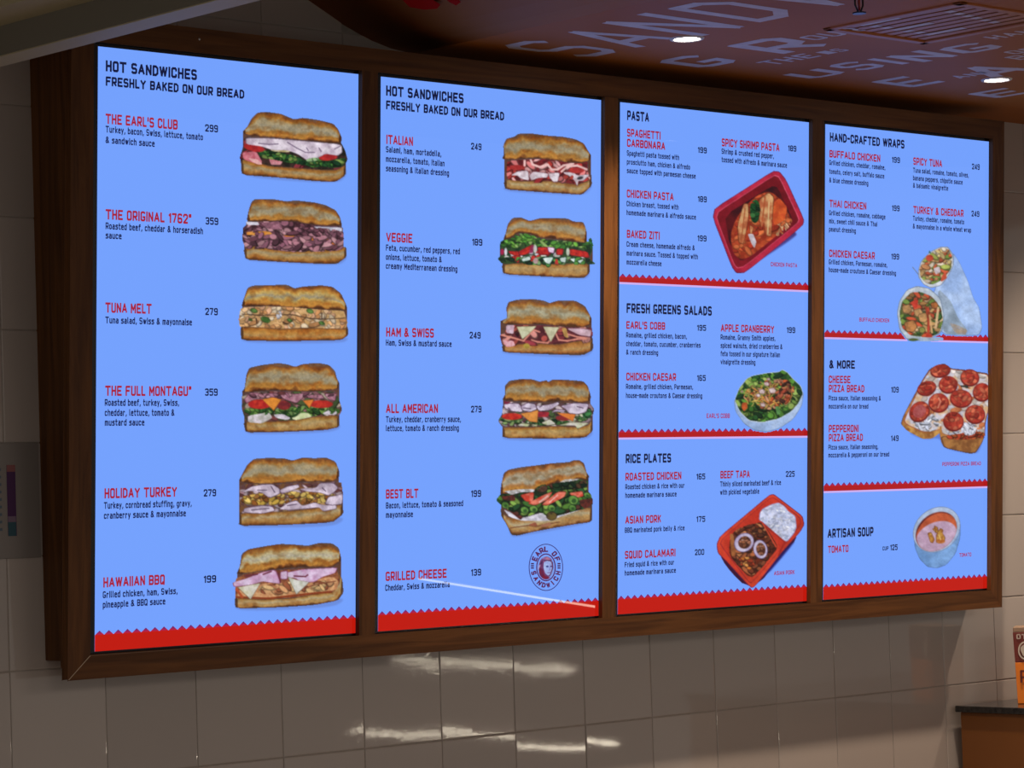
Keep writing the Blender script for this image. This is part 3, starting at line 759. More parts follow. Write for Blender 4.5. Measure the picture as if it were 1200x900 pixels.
p=start('tuna',7.5,3)
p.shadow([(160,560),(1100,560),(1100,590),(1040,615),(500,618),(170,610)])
fm=p.poly([(160,300),(400,290),(1060,320),(1100,430),(1080,500),(600,500),(150,480),(140,400)],(196,150,90),(226,176,116),30)
TU=[(226,170,110),(236,190,140),(204,140,84),(232,206,170),(214,160,120)]
p.clutter(fm,TU,120,(14,34),1.8,1,.62)
for x,y,r in ((270,330,26),(370,410,34),(760,335,26),(580,415,20),(865,440,22),(240,410,14)): p.ell(x,y,r*1.3,r*.8,(96,140,62),(60,100,40),20,edge=(60,70,34))
p.line([(170,360),(350,372),(600,365),(760,400),(900,405),(1080,395)],7,(74,50,34),fm)
for a in ([(290,400),(295,440)],[(865,350),(865,400)],[(520,430),(560,450)]): p.line(a,9,(60,40,30),fm)
p.clutter(p.pmask([(460,330),(510,330),(510,430),(470,420)]),[(220,216,226)],6,(12,22),1.5,8,.7)
p.bun([(155,470),(300,475),(500,490),(700,480),(1060,490),(1100,470),(1105,545),(1040,590),(600,598),(160,595)],False,2,pale=(200,140,60),gold=(190,116,40))
p.bun([(165,290),(175,250),(215,130),(260,110),(400,106),(560,102),(620,135),(700,118),(860,108),(960,120),(1040,180),(1090,290),(1095,330),(900,325),(600,300),(400,290),(200,296)],True,8,pale=(206,170,90),gold=(200,134,50))
finish(p,'tuna','sandwich_picture','tuna melt sandwich, third picture of the first screen')

p=start('montagu',7.5,4)
p.shadow([(190,620),(1030,600),(1030,660),(900,690),(400,705),(195,705)])
fm=p.poly([(170,340),(500,325),(1000,325),(1020,400),(1050,490),(1020,540),(600,590),(200,590),(165,480)],(110,64,60),(60,62,44),30)
p.clutter(fm,[(150,100,104),(90,110,60),(190,170,150),(120,60,60),(70,90,50)],90,(16,34),2.2,11,.6)
p.bun([(180,600),(250,585),(430,590),(620,580),(820,545),(1020,535),(1025,640),(900,668),(500,685),(200,690)],False,3,pale=(190,160,104),gold=(180,134,62))
lm=p.pmask([(180,470),(400,480),(620,460),(760,450),(880,470),(1050,480),(1040,520),(900,530),(760,550),(600,570),(400,520),(250,560),(190,520)])
p.clutter(lm,[(70,120,44),(110,150,64),(40,84,36),(130,170,90)],70,(14,30),2.2,2)
p.poly([(220,540),(400,510),(430,560),(340,610),(220,600)],(222,210,222),(180,176,170),40); p.poly([(440,530),(520,525),(590,560),(560,580),(460,560)],W_,(190,180,190),30); p.poly([(600,570),(620,520),(740,515),(780,550),(640,580)],(188,200,140),(214,220,170),40); p.poly([(870,520),(940,485),(1000,500),(1000,530),(900,535)],W_,(180,170,180),30)
p.clutter(lm,[(80,130,50),(50,96,40)],22,(10,20),2.2,4)
p.ell(320,440,100,42,(216,52,36),(180,30,30)); p.ell(530,450,60,40,(150,44,44),(110,34,40)); p.ell(860,440,105,34,(206,48,34),(176,34,30))
p.poly([(350,400),(430,380),(500,400),(440,490)],(232,140,44),None,smooth=0,edge=(170,90,30)); p.poly([(700,410),(790,400),(755,470)],(228,124,44),None,smooth=0,edge=(170,90,30))
for a in ([(190,400),(240,340),(320,345),(325,390),(260,400),(210,430)],[(350,345),(480,345),(470,380),(360,378)],[(500,360),(640,350),(700,345),(690,380),(640,430),(540,395)],[(710,355),(860,355),(880,395),(730,385)],[(890,350),(990,345),(985,410),(930,400)]): p.poly(a,(160,100,120),(196,140,156),24,edge=(90,44,60))
p.clutter(p.pmask([(190,340),(1000,335),(990,380),(200,400)]),MEAT,16,(12,24),2.4,6)
p.bun([(165,335),(190,300),(205,180),(230,120),(340,95),(480,78),(560,90),(630,112),(690,88),(830,76),(930,95),(985,150),(1000,210),(1025,260),(1020,305),(900,325),(700,330),(400,318),(250,335)],True,3)
finish(p,'montagu','sandwich_picture','roast beef and turkey sandwich with cheddar triangles, fourth picture of the first screen')

p=start('holiday',7.5,5)
p.shadow([(150,620),(1050,600),(1060,640),(960,690),(400,700),(140,700)])
fm=p.poly([(150,320),(500,315),(1040,290),(1055,400),(1050,500),(850,550),(400,580),(150,580),(150,450)],(96,60,60),(130,84,46),30)
p.clutter(fm,[(150,110,120),(190,165,175),(110,60,60),(170,130,80)],90,(16,34),2.4,11,.6)
p.clutter(p.pmask([(150,400),(1000,370),(1000,480),(500,500),(150,500)]),[(200,160,60),(226,190,96),(170,110,50),(140,80,30),(214,170,80)],90,(14,30),1.6,1,.5)
p.bun([(150,575),(300,560),(500,560),(800,530),(1055,490),(1060,580),(960,655),(500,678),(140,685)],False,3,pale=(180,160,120),gold=(170,118,50))
for a in ([(180,390),(260,340),(340,325),(420,320),(480,360),(480,400),(400,435),(330,385),(240,375)],[(500,370),(560,340),(650,320),(660,345),(560,390),(510,395)],[(680,360),(820,350),(850,310),(960,310),(1000,350),(960,390),(920,415),(850,390),(740,380)],[(190,560),(200,530),(330,505),(420,515),(440,550),(340,575),(230,570)],[(480,540),(560,480),(640,455),(690,510),(800,475),(870,500),(1000,500),(1000,535),(880,560),(840,520),(720,535),(560,548)],[(900,490),(930,430),(1000,420),(1050,400),(1045,490),(960,500)]):
    p.poly(a,(226,208,228),(180,160,180),50,edge=(96,72,96))
for a in ([(300,370),(380,370)],[(420,340),(450,390)],[(870,350),(900,380)],[(560,505),(640,495)],[(250,545),(400,530)]): p.line(a,8,(84,66,90))
p.bun([(140,290),(160,250),(210,150),(270,95),(400,86),(540,92),(605,110),(700,82),(800,90),(900,82),(990,120),(1022,200),(1020,260),(960,300),(800,296),(600,300),(450,316),(200,312)],True,4)
finish(p,'holiday','sandwich_picture','turkey and stuffing sandwich, fifth picture of the first screen')

p=start('hawaii',7.5,6)
p.shadow([(110,620),(1050,560),(1060,600),(950,650),(400,680),(110,675)])
fm=p.poly([(110,400),(200,350),(500,320),(990,300),(1040,400),(1050,500),(700,560),(110,600)],(120,60,40),(170,100,60),30)
p.bun([(108,560),(300,580),(600,570),(860,520),(960,520),(1030,430),(1000,320),(1050,400),(1062,520),(1010,590),(800,630),(500,650),(110,662)],False,3,pale=(196,174,128),gold=(190,146,78))
p.poly([(130,500),(340,440),(700,430),(960,380),(1020,420),(1000,500),(700,530),(340,570),(130,560)],(196,130,84),(220,166,112),30); p.clutter(p.pmask([(300,440),(1010,400),(980,510),(320,560)]),[(210,150,100),(180,110,70),(226,180,120),(150,80,50)],40,(16,34),2.2,1,.6)
p.line([(120,560),(400,572),(600,548),(800,525),(950,515)],16,(146,58,26)); p.line([(120,490),(170,560)],22,(190,80,40)); p.line([(700,480),(860,440),(990,420)],8,(120,60,40))
for a in ([(110,430),(210,400),(330,350),(440,325),(480,440),(400,430),(340,420),(250,450),(120,465)],[(560,350),(700,320),(980,305),(960,350),(860,380),(800,420),(700,430),(640,390),(580,385)],[(500,340),(560,330),(560,400),(500,400)]): p.poly(a,(222,196,226),(200,150,190),70,edge=(150,80,120))
p.poly([(140,475),(320,440),(240,575)],(216,210,196),(196,190,160),40,smooth=0,edge=(120,90,70)); p.poly([(570,385),(640,410),(745,430),(640,530)],(216,214,206),(190,190,170),40,smooth=0,edge=(120,90,70))
for a in ([(620,375),(720,380),(740,365)],[(480,350),(500,430)],[(350,360),(420,335)],[(200,375),(300,360)]): p.line(a,12,(110,40,60))
p.bun([(120,360),(150,290),(165,180),(220,140),(350,115),(500,92),(620,98),(740,108),(850,82),(960,88),(1020,130),(1045,240),(990,275),(960,300),(700,296),(450,318),(200,352)],True,7,pale=(200,184,136),greyish=(184,174,150))
finish(p,'hawaii','sandwich_picture','barbecue chicken and ham sandwich, lowest picture of the first screen')

# --- screen 2
z=1200/140
p=start('italian',z,7)
p.shadow([(165,620),(1050,600),(1050,650),(960,730),(500,700),(165,680)])
fm=p.poly([(200,370),(600,350),(1005,370),(1010,480),(1040,560),(900,610),(400,590),(200,560),(190,480)],(130,30,36),(90,24,30),30)
p.bun([(165,590),(200,555),(350,575),(600,570),(900,610),(1020,570),(1045,500),(1052,620),(950,715),(800,705),(500,685),(180,660)],False,3,pale=(190,170,124),gold=(176,130,66))
p.clutter(fm,[(200,56,50),(170,40,44),(226,120,120),(240,170,170)],44,(22,46),2.4,1)
for a in ([(430,360),(450,410),(520,435),(600,410),(640,460),(700,460),(760,420),(860,400)],[(370,370),(370,420)],[(740,480),(800,430),(900,420),(1000,460)]): p.line(a,22,(238,190,186),fm)
for a in ([(240,520),(300,480),(400,470),(410,570),(330,550),(300,520)],[(420,520),(460,480),(600,500),(590,540),(500,545),(440,570)],[(610,500),(720,490),(700,580),(660,585),(620,540)],[(760,490),(860,490),(900,520),(1020,510),(960,570),(910,570),(900,625),(870,560)]): p.poly(a,(232,222,232),(200,180,190),40,edge=(130,80,90))
p.clutter(p.pmask([(750,500),(860,510),(860,560),(760,560)]),[(190,60,50)],5,(22,34),1.6,4); p.ell(930,545,32,16,(60,60,70),None,-15)
p.ell(290,440,70,26,(206,80,70),(170,40,40)); p.ell(890,470,80,28,(196,50,44),(170,40,40))
p.bun([(150,350),(170,300),(160,220),(190,150),(270,130),(310,100),(440,98),(600,120),(750,130),(880,155),(970,200),(1010,270),(1045,320),(1030,370),(940,400),(800,390),(650,365),(450,345),(200,365)],True,4)
finish(p,'italian','sandwich_picture','salami and ham sandwich, top of the second screen')

p=start('veggie',z,8)
p.shadow([(145,620),(1030,620),(1020,680),(960,710),(500,690),(150,670)])
fm=p.poly([(130,340),(500,300),(1000,330),(1065,400),(1020,500),(1095,550),(1010,560),(600,600),(150,550),(105,500),(150,450),(125,400)],(24,50,30),(50,80,40),30)
p.bun([(145,560),(300,540),(500,545),(700,550),(1025,540),(1030,640),(970,695),(600,680),(160,655)],False,3,pale=(196,160,100),gold=(190,138,66))
p.clutter(p.pmask([(140,420),(1030,400),(1020,500),(600,540),(150,500)]),[(226,226,238),(200,200,190),(200,40,36)],34,(18,32),1.6,1)
lm=p.pmask([(120,330),(300,240),(450,250),(560,310),(1000,330),(1060,320),(1065,400),(900,400),(700,400),(450,370),(250,400),(140,370)]); p.clutter(lm,[(80,150,50),(110,180,60),(50,110,40),(20,60,30),(150,190,100)],90,(14,32),2.6,2,.5)
for a in ([(500,385),(600,385),(610,455),(520,460)],[(830,400),(1000,430),(1020,490),(830,460)],[(690,400),(760,400),(750,460),(690,460)],[(210,420),(330,430),(300,480),(230,450)],[(310,430),(440,360),(460,400),(400,450),(330,465)],[(270,470),(330,470),(310,540),(275,520)]): p.poly(a,(220,44,30),(176,24,26),30,edge=(110,20,30))
p.poly([(600,380),(670,390),(660,445),(610,430)],(226,186,220),(240,220,240),20,edge=(120,60,110)); p.poly([(440,355),(470,370),(450,440),(410,440)],(150,40,80)); p.ell(475,400,18,42,(200,200,196)); p.ell(805,430,18,40,(190,200,180)); p.ell(150,430,22,34,(176,30,70),edge=(90,20,50)); p.ell(185,430,14,40,(220,220,230))
lm=p.pmask([(110,490),(300,480),(560,480),(1000,480),(1095,550),(900,560),(640,560),(590,610),(530,560),(330,560),(160,530)]); p.clutter(lm,[(30,80,40),(80,150,60),(20,56,36),(120,160,100)],44,(16,32),2.2,4)
for a in ([(550,490),(660,480),(620,555),(580,540)],[(720,490),(790,480),(780,540),(730,530)],[(820,500),(880,490),(870,540)],[(900,520),(970,500),(930,550)],[(340,500),(420,470),(430,510),(350,530)]): p.poly(a,(190,216,208),(226,234,230),24,edge=(40,80,60))
p.poly([(680,500),(700,500),(710,560),(670,550)],(200,50,40)); p.ell(480,520,26,30,(130,60,50),(180,150,150))
p.bun([(160,310),(185,240),(205,150),(250,90),(330,82),(420,120),(520,92),(680,90),(800,95),(860,125),(960,130),(985,180),(1000,250),(1000,340),(850,330),(650,300),(520,290),(420,250),(300,240),(230,300)],True,5)
p.clutter(p.pmask([(250,280),(420,250),(520,300),(420,330),(280,340)]),[(80,160,50),(120,190,70)],24,(14,26),2.6,7,.5); p.clutter(p.pmask([(1010,280),(1050,290),(1065,410),(1030,390)]),[(40,110,60)],8,(16,26),2,8)
finish(p,'veggie','sandwich_picture','vegetable sandwich with lettuce and peppers, second picture of the second screen')

p=start('ham',z,9)
p.shadow([(145,600),(1060,580),(1060,620),(980,680),(500,665),(150,640)])
fm=p.poly([(190,350),(500,350),(1050,370),(1060,450),(1030,530),(600,560),(150,560),(125,450),(180,430)],(110,40,50),(80,30,36),30)
p.bun([(145,560),(300,540),(450,530),(700,545),(900,510),(1030,500),(1060,480),(1065,600),(960,655),(600,645),(160,625)],False,3,pale=(194,134,66),gold=(180,110,44))
p.clutter(fm,[(190,80,70),(150,50,60),(220,140,130)],24,(18,40),2.4,1)
for a in ([(140,450),(260,480),(360,510),(420,440),(460,400),(520,420)],[(440,500),(500,520),(600,530),(640,490)],[(680,430),(710,500),(800,510),(900,490),(990,490)],[(580,420),(640,440)],[(800,440),(900,470),(1000,480)]): p.line(a,16,(226,140,120),fm)
p.poly([(190,350),(270,350),(260,440),(190,430)],(224,196,214),(200,160,180),30); p.poly([(800,385),(950,385),(1040,400),(1030,470),(920,450)],(216,180,196),(190,150,160),40,edge=(110,60,80))
p.poly([(150,500),(260,510),(280,560),(190,575)],(226,170,180),(200,110,120),30); p.poly([(300,370),(480,365),(410,440),(350,490)],(212,212,176),(190,190,150),50,smooth=0,edge=(130,110,70)); p.poly([(560,370),(710,375),(630,515),(590,430)],(210,206,170),(190,186,150),40,smooth=0,edge=(130,110,70)); p.poly([(740,380),(790,380),(810,480),(770,470)],(206,160,84),(190,140,70),30)
p.poly([(270,440),(320,420),(310,480)],(50,20,26)); p.ell(390,560,32,26,(196,170,60),(170,140,50))
p.bun([(125,315),(200,280),(190,180),(210,120),(300,95),(460,90),(560,105),(620,130),(700,105),(880,105),(980,160),(1020,230),(1050,290),(1045,350),(960,375),(800,372),(600,350),(400,345),(180,348)],True,9,greyish=(172,168,140))
finish(p,'ham','sandwich_picture','ham and white cheese sandwich, third picture of the second screen')

p=start('american',z,10)
p.shadow([(150,640),(1060,600),(1060,640),(980,690),(500,700),(150,690)])
fm=p.poly([(160,305),(500,320),(1030,320),(1075,380),(1050,480),(1010,540),(600,560),(150,560),(110,500),(150,430)],(104,66,70),(62,66,44),30)
p.clutter(fm,[(160,130,140),(196,176,180),(90,50,60),(84,110,60)],90,(16,34),2.4,11,.6)
p.bun([(150,560),(400,560),(700,548),(900,560),(1010,540),(1060,480),(1062,600),(980,670),(600,678),(150,672)],False,3,pale=(190,156,92),gold=(180,128,56))
lm=p.pmask([(110,470),(400,490),(700,470),(1060,380),(1050,470),(900,520),(700,540),(300,550),(140,540)]); p.clutter(lm,[(60,110,50),(36,80,44),(140,170,100),(20,50,30),(190,190,160)],60,(14,28),2.2,2)
for a in ([(300,545),(340,520),(420,530),(400,560)],[(540,520),(620,480),(680,530),(600,545)],[(720,545),(840,510),(1010,520),(960,550),(900,580),(880,545)],[(430,540),(500,530),(490,560)]): p.poly(a,(206,200,190),(180,190,140),30,edge=(100,90,70))
p.ell(245,455,100,34,(222,50,30),(186,30,26)); p.poly([(480,405),(620,410),(600,460),(480,460)],(190,40,50),(150,30,50)); p.ell(760,470,80,28,(150,40,40))
p.poly([(340,430),(500,395),(490,510),(420,500)],(230,146,60),None,smooth=0,edge=(170,90,40)); p.poly([(700,420),(880,430),(850,500)],(226,120,44),None,smooth=0,edge=(160,80,40))
p.clutter(p.pmask([(950,400),(1060,370),(1050,470),(960,480)]),[(30,96,50),(60,130,70)],12,(18,30),2,5)
for a in ([(170,330),(300,320),(350,370),(340,410),(240,400),(180,370)],[(340,350),(400,318),(470,330),(490,380),(420,410),(350,390)],[(490,350),(600,340),(700,310),(710,330),(620,390),(520,400)],[(740,350),(880,320),(1010,330),(980,410),(900,430),(820,420),(790,380)],[(640,420),(680,380),(780,390),(760,410),(680,405)]): p.poly(a,(222,208,228),(180,160,186),50,edge=(84,56,76))
for a in ([(210,370),(230,390)],[(360,370),(430,375)],[(520,360),(540,350)],[(900,355),(960,370)]): p.line(a,10,(96,76,100))
p.poly([(165,300),(240,310),(180,335)],(130,30,60))
p.bun([(150,290),(180,230),(175,150),(220,95),(340,78),(450,82),(520,105),(590,90),(605,110),(650,82),(820,88),(960,100),(1010,150),(1040,250),(1035,300),(960,322),(800,300),(640,310),(400,312),(230,298)],True,6)
finish(p,'american','sandwich_picture','turkey sandwich with cheddar triangles, fourth picture of the second screen')

p=start('blt',z,11)
p.shadow([(200,760),(1050,620),(1055,700),(900,740),(300,850),(240,850)])
p.bun([(135,560),(180,640),(350,680),(520,650),(700,600),(860,560),(940,540),(1055,560),(1052,700),(860,725),(640,765),(450,800),(300,838),(240,830),(190,720),(140,640)],False,4,pale=(188,172,134),gold=(176,128,72))
p.poly([(160,570),(350,660),(560,600),(700,600),(940,540),(930,580),(750,640),(600,690),(350,690),(220,650)],(226,222,238),(180,176,190),40)
p.line([(230,760),(400,735),(480,745),(600,720),(720,700)],10,(120,70,44)); p.poly([(400,730),(480,700),(500,745)],(150,80,56)); p.poly([(520,735),(620,700),(640,730),(560,755)],(170,110,80))
fm=p.poly([(90,480),(150,400),(250,420),(460,380),(480,330),(700,300),(1020,250),(1000,380),(1040,420),(1065,520),(1000,560),(840,600),(690,640),(640,685),(540,600),(350,660),(210,580),(150,540)],(24,40,26),(40,50,30),30)
p.clutter(fm,[(90,140,50),(60,110,44),(130,170,70),(24,60,34),(90,50,40),(40,84,44)],110,(22,46),1.8,2,.45)
for a in ([(330,430),(460,400),(450,500),(380,490)],[(410,510),(560,430),(640,400),(600,470),(480,530)],[(550,520),(700,400),(780,400),(760,450),(600,530)],[(820,410),(950,390),(960,440),(880,460)]): p.poly(a,(216,62,42),(232,120,96),50,edge=(130,40,30))
p.line([(520,500),(600,440)],16,(240,190,180)); p.line([(620,500),(700,430)],12,(240,180,170))
for a in ([(140,440),(270,430),(280,490),(160,480)],[(210,580),(360,650),(330,680),(230,600)],[(920,480),(1060,460),(1060,520),(980,570),(930,530)]): p.poly(a,(110,44,36),(70,34,30),24)
p.ell(640,640,55,44,(110,90,40),(70,60,36),0,edge=(50,30,30)); p.ell(540,360,60,44,(70,40,32),(96,66,50),edge=(30,24,24))
for x,y,r in ((180,530,40),(460,570,44),(370,580,42),(640,560,40),(860,480,55),(850,560,40),(1000,430,34)): p.ell(x,y,r,r*.85,(120,170,70),(80,130,50),20,edge=(30,60,30)); p.ell(x+6,y+8,r*.45,r*.4,(50,90,40))
p.bun([(130,420),(140,330),(165,210),(210,175),(330,150),(500,130),(640,110),(820,98),(850,82),(920,78),(970,110),(995,200),(1025,245),(1000,290),(930,270),(780,310),(700,300),(600,340),(480,360),(470,390),(300,400),(230,420)],True,8,pale=(180,166,140),gold=(178,118,60))
p.poly([(160,390),(330,370),(470,370),(460,400),(330,400),(240,430),(190,400)],(214,212,226),(160,156,150),26); p.poly([(720,300),(780,270),(930,265),(880,290),(780,305),(740,340)],(206,206,216),(170,160,150),26)
p.clutter(p.pmask([(480,400),(500,330),(700,310),(1000,270),(1000,360),(760,380),(660,380),(600,340),(540,330)]),[(30,60,34),(60,80,44),(90,60,40),(20,44,30)],34,(22,44),2,9,.5)
finish(p,'blt','sandwich_picture','tilted bacon, lettuce and tomato sandwich, lowest picture of the second screen')

# --- screen 3 and 4
p=start('pasta',900/140,12)
p.shadow([(250,840),(690,560),(690,530),(640,500),(200,800)],(60,50,130),.9)
p.poly([(75,345),(510,65),(560,70),(610,130),(750,430),(745,470),(690,520),(300,835),(235,838),(200,790),(60,420)],(176,24,54),(196,34,66),200,edge=(96,20,70))
p.poly([(100,370),(520,95),(560,110),(715,430),(700,460),(290,790),(240,800),(215,770),(85,420)],(140,18,34),(120,14,26),200,edge=(230,90,120))
inn=p.poly([(150,400),(500,180),(545,190),(660,430),(640,465),(290,740),(260,740),(180,600)],(90,16,22),(50,14,22),90)
pm=p.pmask([(210,480),(260,380),(370,260),(480,215),(560,270),(650,420),(640,470),(480,600),(300,745),(210,700),(190,560)])
p.put(pm,p.tex((190,70,34),(150,44,22),40)); p.strands(p.pmask([(480,300),(650,400),(660,470),(520,600)]),[(216,160,110),(236,190,140),(226,120,60)],26,110,9,1,30,60); p.clutter(pm,[(210,80,40),(230,110,56),(180,50,28)],70,(12,28),1.8,2,.62)
p.poly([(520,300),(560,270),(620,340),(600,440),(520,480),(500,400)],(226,92,36),(206,70,30),40)
for a in ([(290,310),(325,310),(330,400),(290,620),(250,610),(240,480)],[(400,280),(480,225),(520,260),(510,380),(500,560),(460,560),(440,450),(420,500),(400,420)],[(330,470),(370,490),(340,560)]): p.poly(a,(214,160,104),(186,96,56),40,edge=(110,50,24))
p.line([(450,260),(430,440)],10,(180,80,40)); p.line([(480,300),(470,540)],10,(226,190,130)); p.line([(300,350),(270,600)],8,(170,80,40))
p.poly([(320,540),(360,540),(385,600),(370,650),(345,610)],(220,210,220),(190,180,190),20)
p.clutter(p.pmask([(335,310),(390,270),(420,360),(390,470),(340,440)]),[(20,70,34),(30,96,44),(16,50,30),(60,120,60)],30,(12,26),1.8,4,.5)
finish(p,'pasta','pasta_picture','red tray of chicken pasta shown on the third screen')

p=start('salad',9,13)
p.poly([(345,440),(360,560),(450,690),(560,760),(690,778),(830,740),(980,640),(1070,500),(1090,380),(1070,330),(600,500),(400,400)],(176,200,240),(150,180,230),220,edge=(110,140,190))
g=p.poly([(350,440),(400,310),(480,210),(540,180),(700,150),(820,140),(860,115),(920,150),(970,210),(1060,290),(1085,370),(1040,470),(960,560),(820,640),(640,680),(500,660),(400,560)],(28,64,28),(46,90,36),40,edge=(200,210,230))
p.clutter(g,[(60,120,40),(90,150,50),(36,84,36),(130,170,70),(24,60,30),(160,190,90)],190,(18,44),2,1,.45)
p.clutter(p.pmask([(420,400),(520,280),(700,220),(960,220),(1000,360),(940,480),(700,560),(520,480)]),[(190,110,80),(214,150,110),(220,170,90),(160,80,50),(120,150,60),(206,84,40)],110,(12,30),2.2,2,.5)
p.strands(p.pmask([(420,300),(1000,240),(980,480),(500,560)]),[(226,190,80),(230,150,60),(180,170,80)],60,70,9,3)
for x,y,r in ((640,350,40),(750,340,46),(690,270,34),(650,490,34),(830,360,30),(600,390,30),(710,220,24),(430,350,16)): p.poly([(x-r,y-r*.5),(x+r*.3,y-r*.8),(x+r,y),(x+r*.5,y+r*.7),(x-r*.6,y+r*.6)],(226,206,206),(200,170,170),20,edge=(140,100,96))
p.clutter(p.pmask([(760,380),(880,240),(960,240),(950,460),(800,480)]),[(190,90,60),(150,60,40),(210,120,80),(70,40,30)],30,(14,28),2,5)
p.poly([(430,470),(480,460),(490,520),(450,560),(425,520)],(206,90,36),(180,70,30),20); p.poly([(780,510),(820,500),(840,580),(800,600)],(110,170,100),(80,140,70),30)
finish(p,'salad','salad_picture','white bowl of cobb salad shown on the third screen',.0022)

p=start('rice',900/130,14)
p.poly([(66,480),(120,640),(345,868),(600,540),(740,400),(600,300)],(60,14,50),None,smooth=2)
p.shadow([(120,580),(350,850),(740,400),(600,520),(400,760)],(30,24,110),.95)
p.poly([(60,470),(90,400),(480,70),(520,60),(640,150),(760,240),(775,310),(740,370),(600,520),(520,620),(370,810),(340,825),(290,780),(130,600),(70,540)],(206,52,30),(226,66,36),200,edge=(110,16,60))
p.poly([(85,470),(110,420),(480,100),(520,85),(740,250),(750,310),(340,790),(310,770)],(196,44,26),(216,60,34),200,edge=(150,30,40))
p.poly([(170,380),(400,290),(440,300),(550,480),(540,520),(350,740),(300,720),(160,560)],(110,40,20),(70,26,16),40)
pk=p.pmask([(175,385),(250,330),(400,290),(460,340),(540,500),(500,570),(360,735),(290,700),(180,590)]); p.clutter(pk,[(130,66,40),(170,90,50),(90,44,30),(196,120,70),(110,50,30)],120,(12,30),2,1,.45)
p.poly([(165,385),(195,385),(215,560),(180,570)],(170,100,50),(150,80,40),30); p.clutter(p.pmask([(210,590),(330,560),(380,660),(300,680)]),[(210,110,40),(230,150,70),(180,60,30)],24,(10,22),1.6,3)
for (x,y,rx,ry,an) in ((280,455,84,74,-40),(412,510,58,78,-12)):
    p.ell(x,y,rx,ry,(206,196,226),(176,160,200),an,edge=(90,70,120)); m=p.ell(x+4,y,rx*.62,ry*.66,(110,60,40),(80,40,30),an); p.clutter(m,[(180,110,80),(140,80,50),(200,150,130)],12,(10,18),1.5,4)
rc=p.poly([(405,215),(430,180),(500,145),(560,130),(610,160),(640,200),(700,240),(710,330),(690,380),(630,450),(580,430),(440,300),(400,270)],(196,204,240),(220,222,250),24,edge=(150,150,210)); p.clutter(rc,[(206,212,244),(226,228,250),(186,196,232)],170,(6,12),2.2,5,.85)
p.line([(420,290),(610,450),(560,560)],12,(170,34,24)); p.line([(430,300),(540,490)],10,(220,70,40))
finish(p,'rice','rice_picture','red tray of pork and rice shown on the third screen',.0022)

p=start('wrap',900/130,15)
p.poly([(400,330),(520,110),(570,180),(640,330),(690,480),(740,560),(765,720),(740,780),(600,790),(440,775),(300,600)],(150,182,236),(176,204,250),160,edge=(100,130,190))
p.poly([(400,400),(500,500),(560,640),(640,740),(620,780),(450,770),(400,600)],(136,156,178),(160,180,206),90)
p.poly([(490,680),(560,700),(640,740),(620,780),(540,765)],(170,150,130),(150,150,160),30); p.line([(195,230),(250,300)],8,(110,130,170))
m=p.poly([(240,250),(260,180),(340,100),(420,62),(480,62),(525,130),(525,220),(470,320),(420,380),(340,400),(280,370),(240,310)],(190,200,214),(214,220,230),60,edge=(120,130,150))
m=p.poly([(250,240),(280,170),(360,100),(440,70),(490,90),(515,150),(505,240),(440,330),(350,370),(290,350),(255,300)],(150,120,60),(110,110,50),30)
p.clutter(m,[(206,160,100),(170,180,80),(120,150,60),(220,190,120),(206,90,50),(196,130,80),(230,214,190)],110,(14,30),2,1,.55); p.ell(330,155,30,26,(206,70,44),(180,50,30)); p.poly([(330,90),(345,120),(320,115)],(60,110,110))
p.poly([(360,240),(410,220),(420,270),(380,290)],(220,206,216),(196,170,170),20); p.poly([(430,300),(460,260),(470,320),(420,350)],(210,80,50))
p.poly([(70,600),(90,500),(150,410),(230,380),(330,400),(420,480),(450,620),(430,760),(300,830),(150,820),(90,740)],(176,190,206),(206,214,222),90,edge=(110,130,160))
m=p.poly([(90,600),(110,510),(180,435),(260,430),(350,470),(420,560),(440,660),(410,760),(330,800),(180,785),(110,720)],(70,90,44),(100,96,44),30)
p.clutter(m,[(196,150,90),(120,150,60),(60,100,44),(206,80,44),(214,180,130),(160,110,60)],100,(16,34),2,3,.5)
for x,y,r,c in ((150,570,44,(206,150,90)),(240,600,40,(214,160,100)),(280,640,46,(220,160,96)),(180,710,56,(200,130,70)),(370,540,34,(196,110,50)),(270,740,30,(150,150,70))): p.poly([(x-r,y-r*.6),(x+r*.4,y-r),(x+r,y),(x+r*.4,y+r*.9),(x-r*.7,y+r*.7)],c,tuple(int(a*.82) for a in c),24,edge=tuple(int(a*.5) for a in c))
p.poly([(180,510),(240,490),(230,560),(200,560)],(214,60,40),(190,44,30)); p.poly([(290,540),(330,560),(330,780),(310,780),(310,640)],(200,60,40),(150,60,30),30); p.line([(330,620),(350,760)],14,(220,170,110)); p.line([(400,560),(380,720)],20,(220,180,130)); p.poly([(300,760),(350,780),(350,800),(300,800)],(190,50,30))
p.poly([(150,800),(430,800),(440,820),(300,832),(170,825)],(150,170,196),(176,190,206),30); p.ell(200,818,40,12,(80,100,50))
finish(p,'wrap','wrap_picture','two halves of a chicken wrap shown on the fourth screen',.0022)

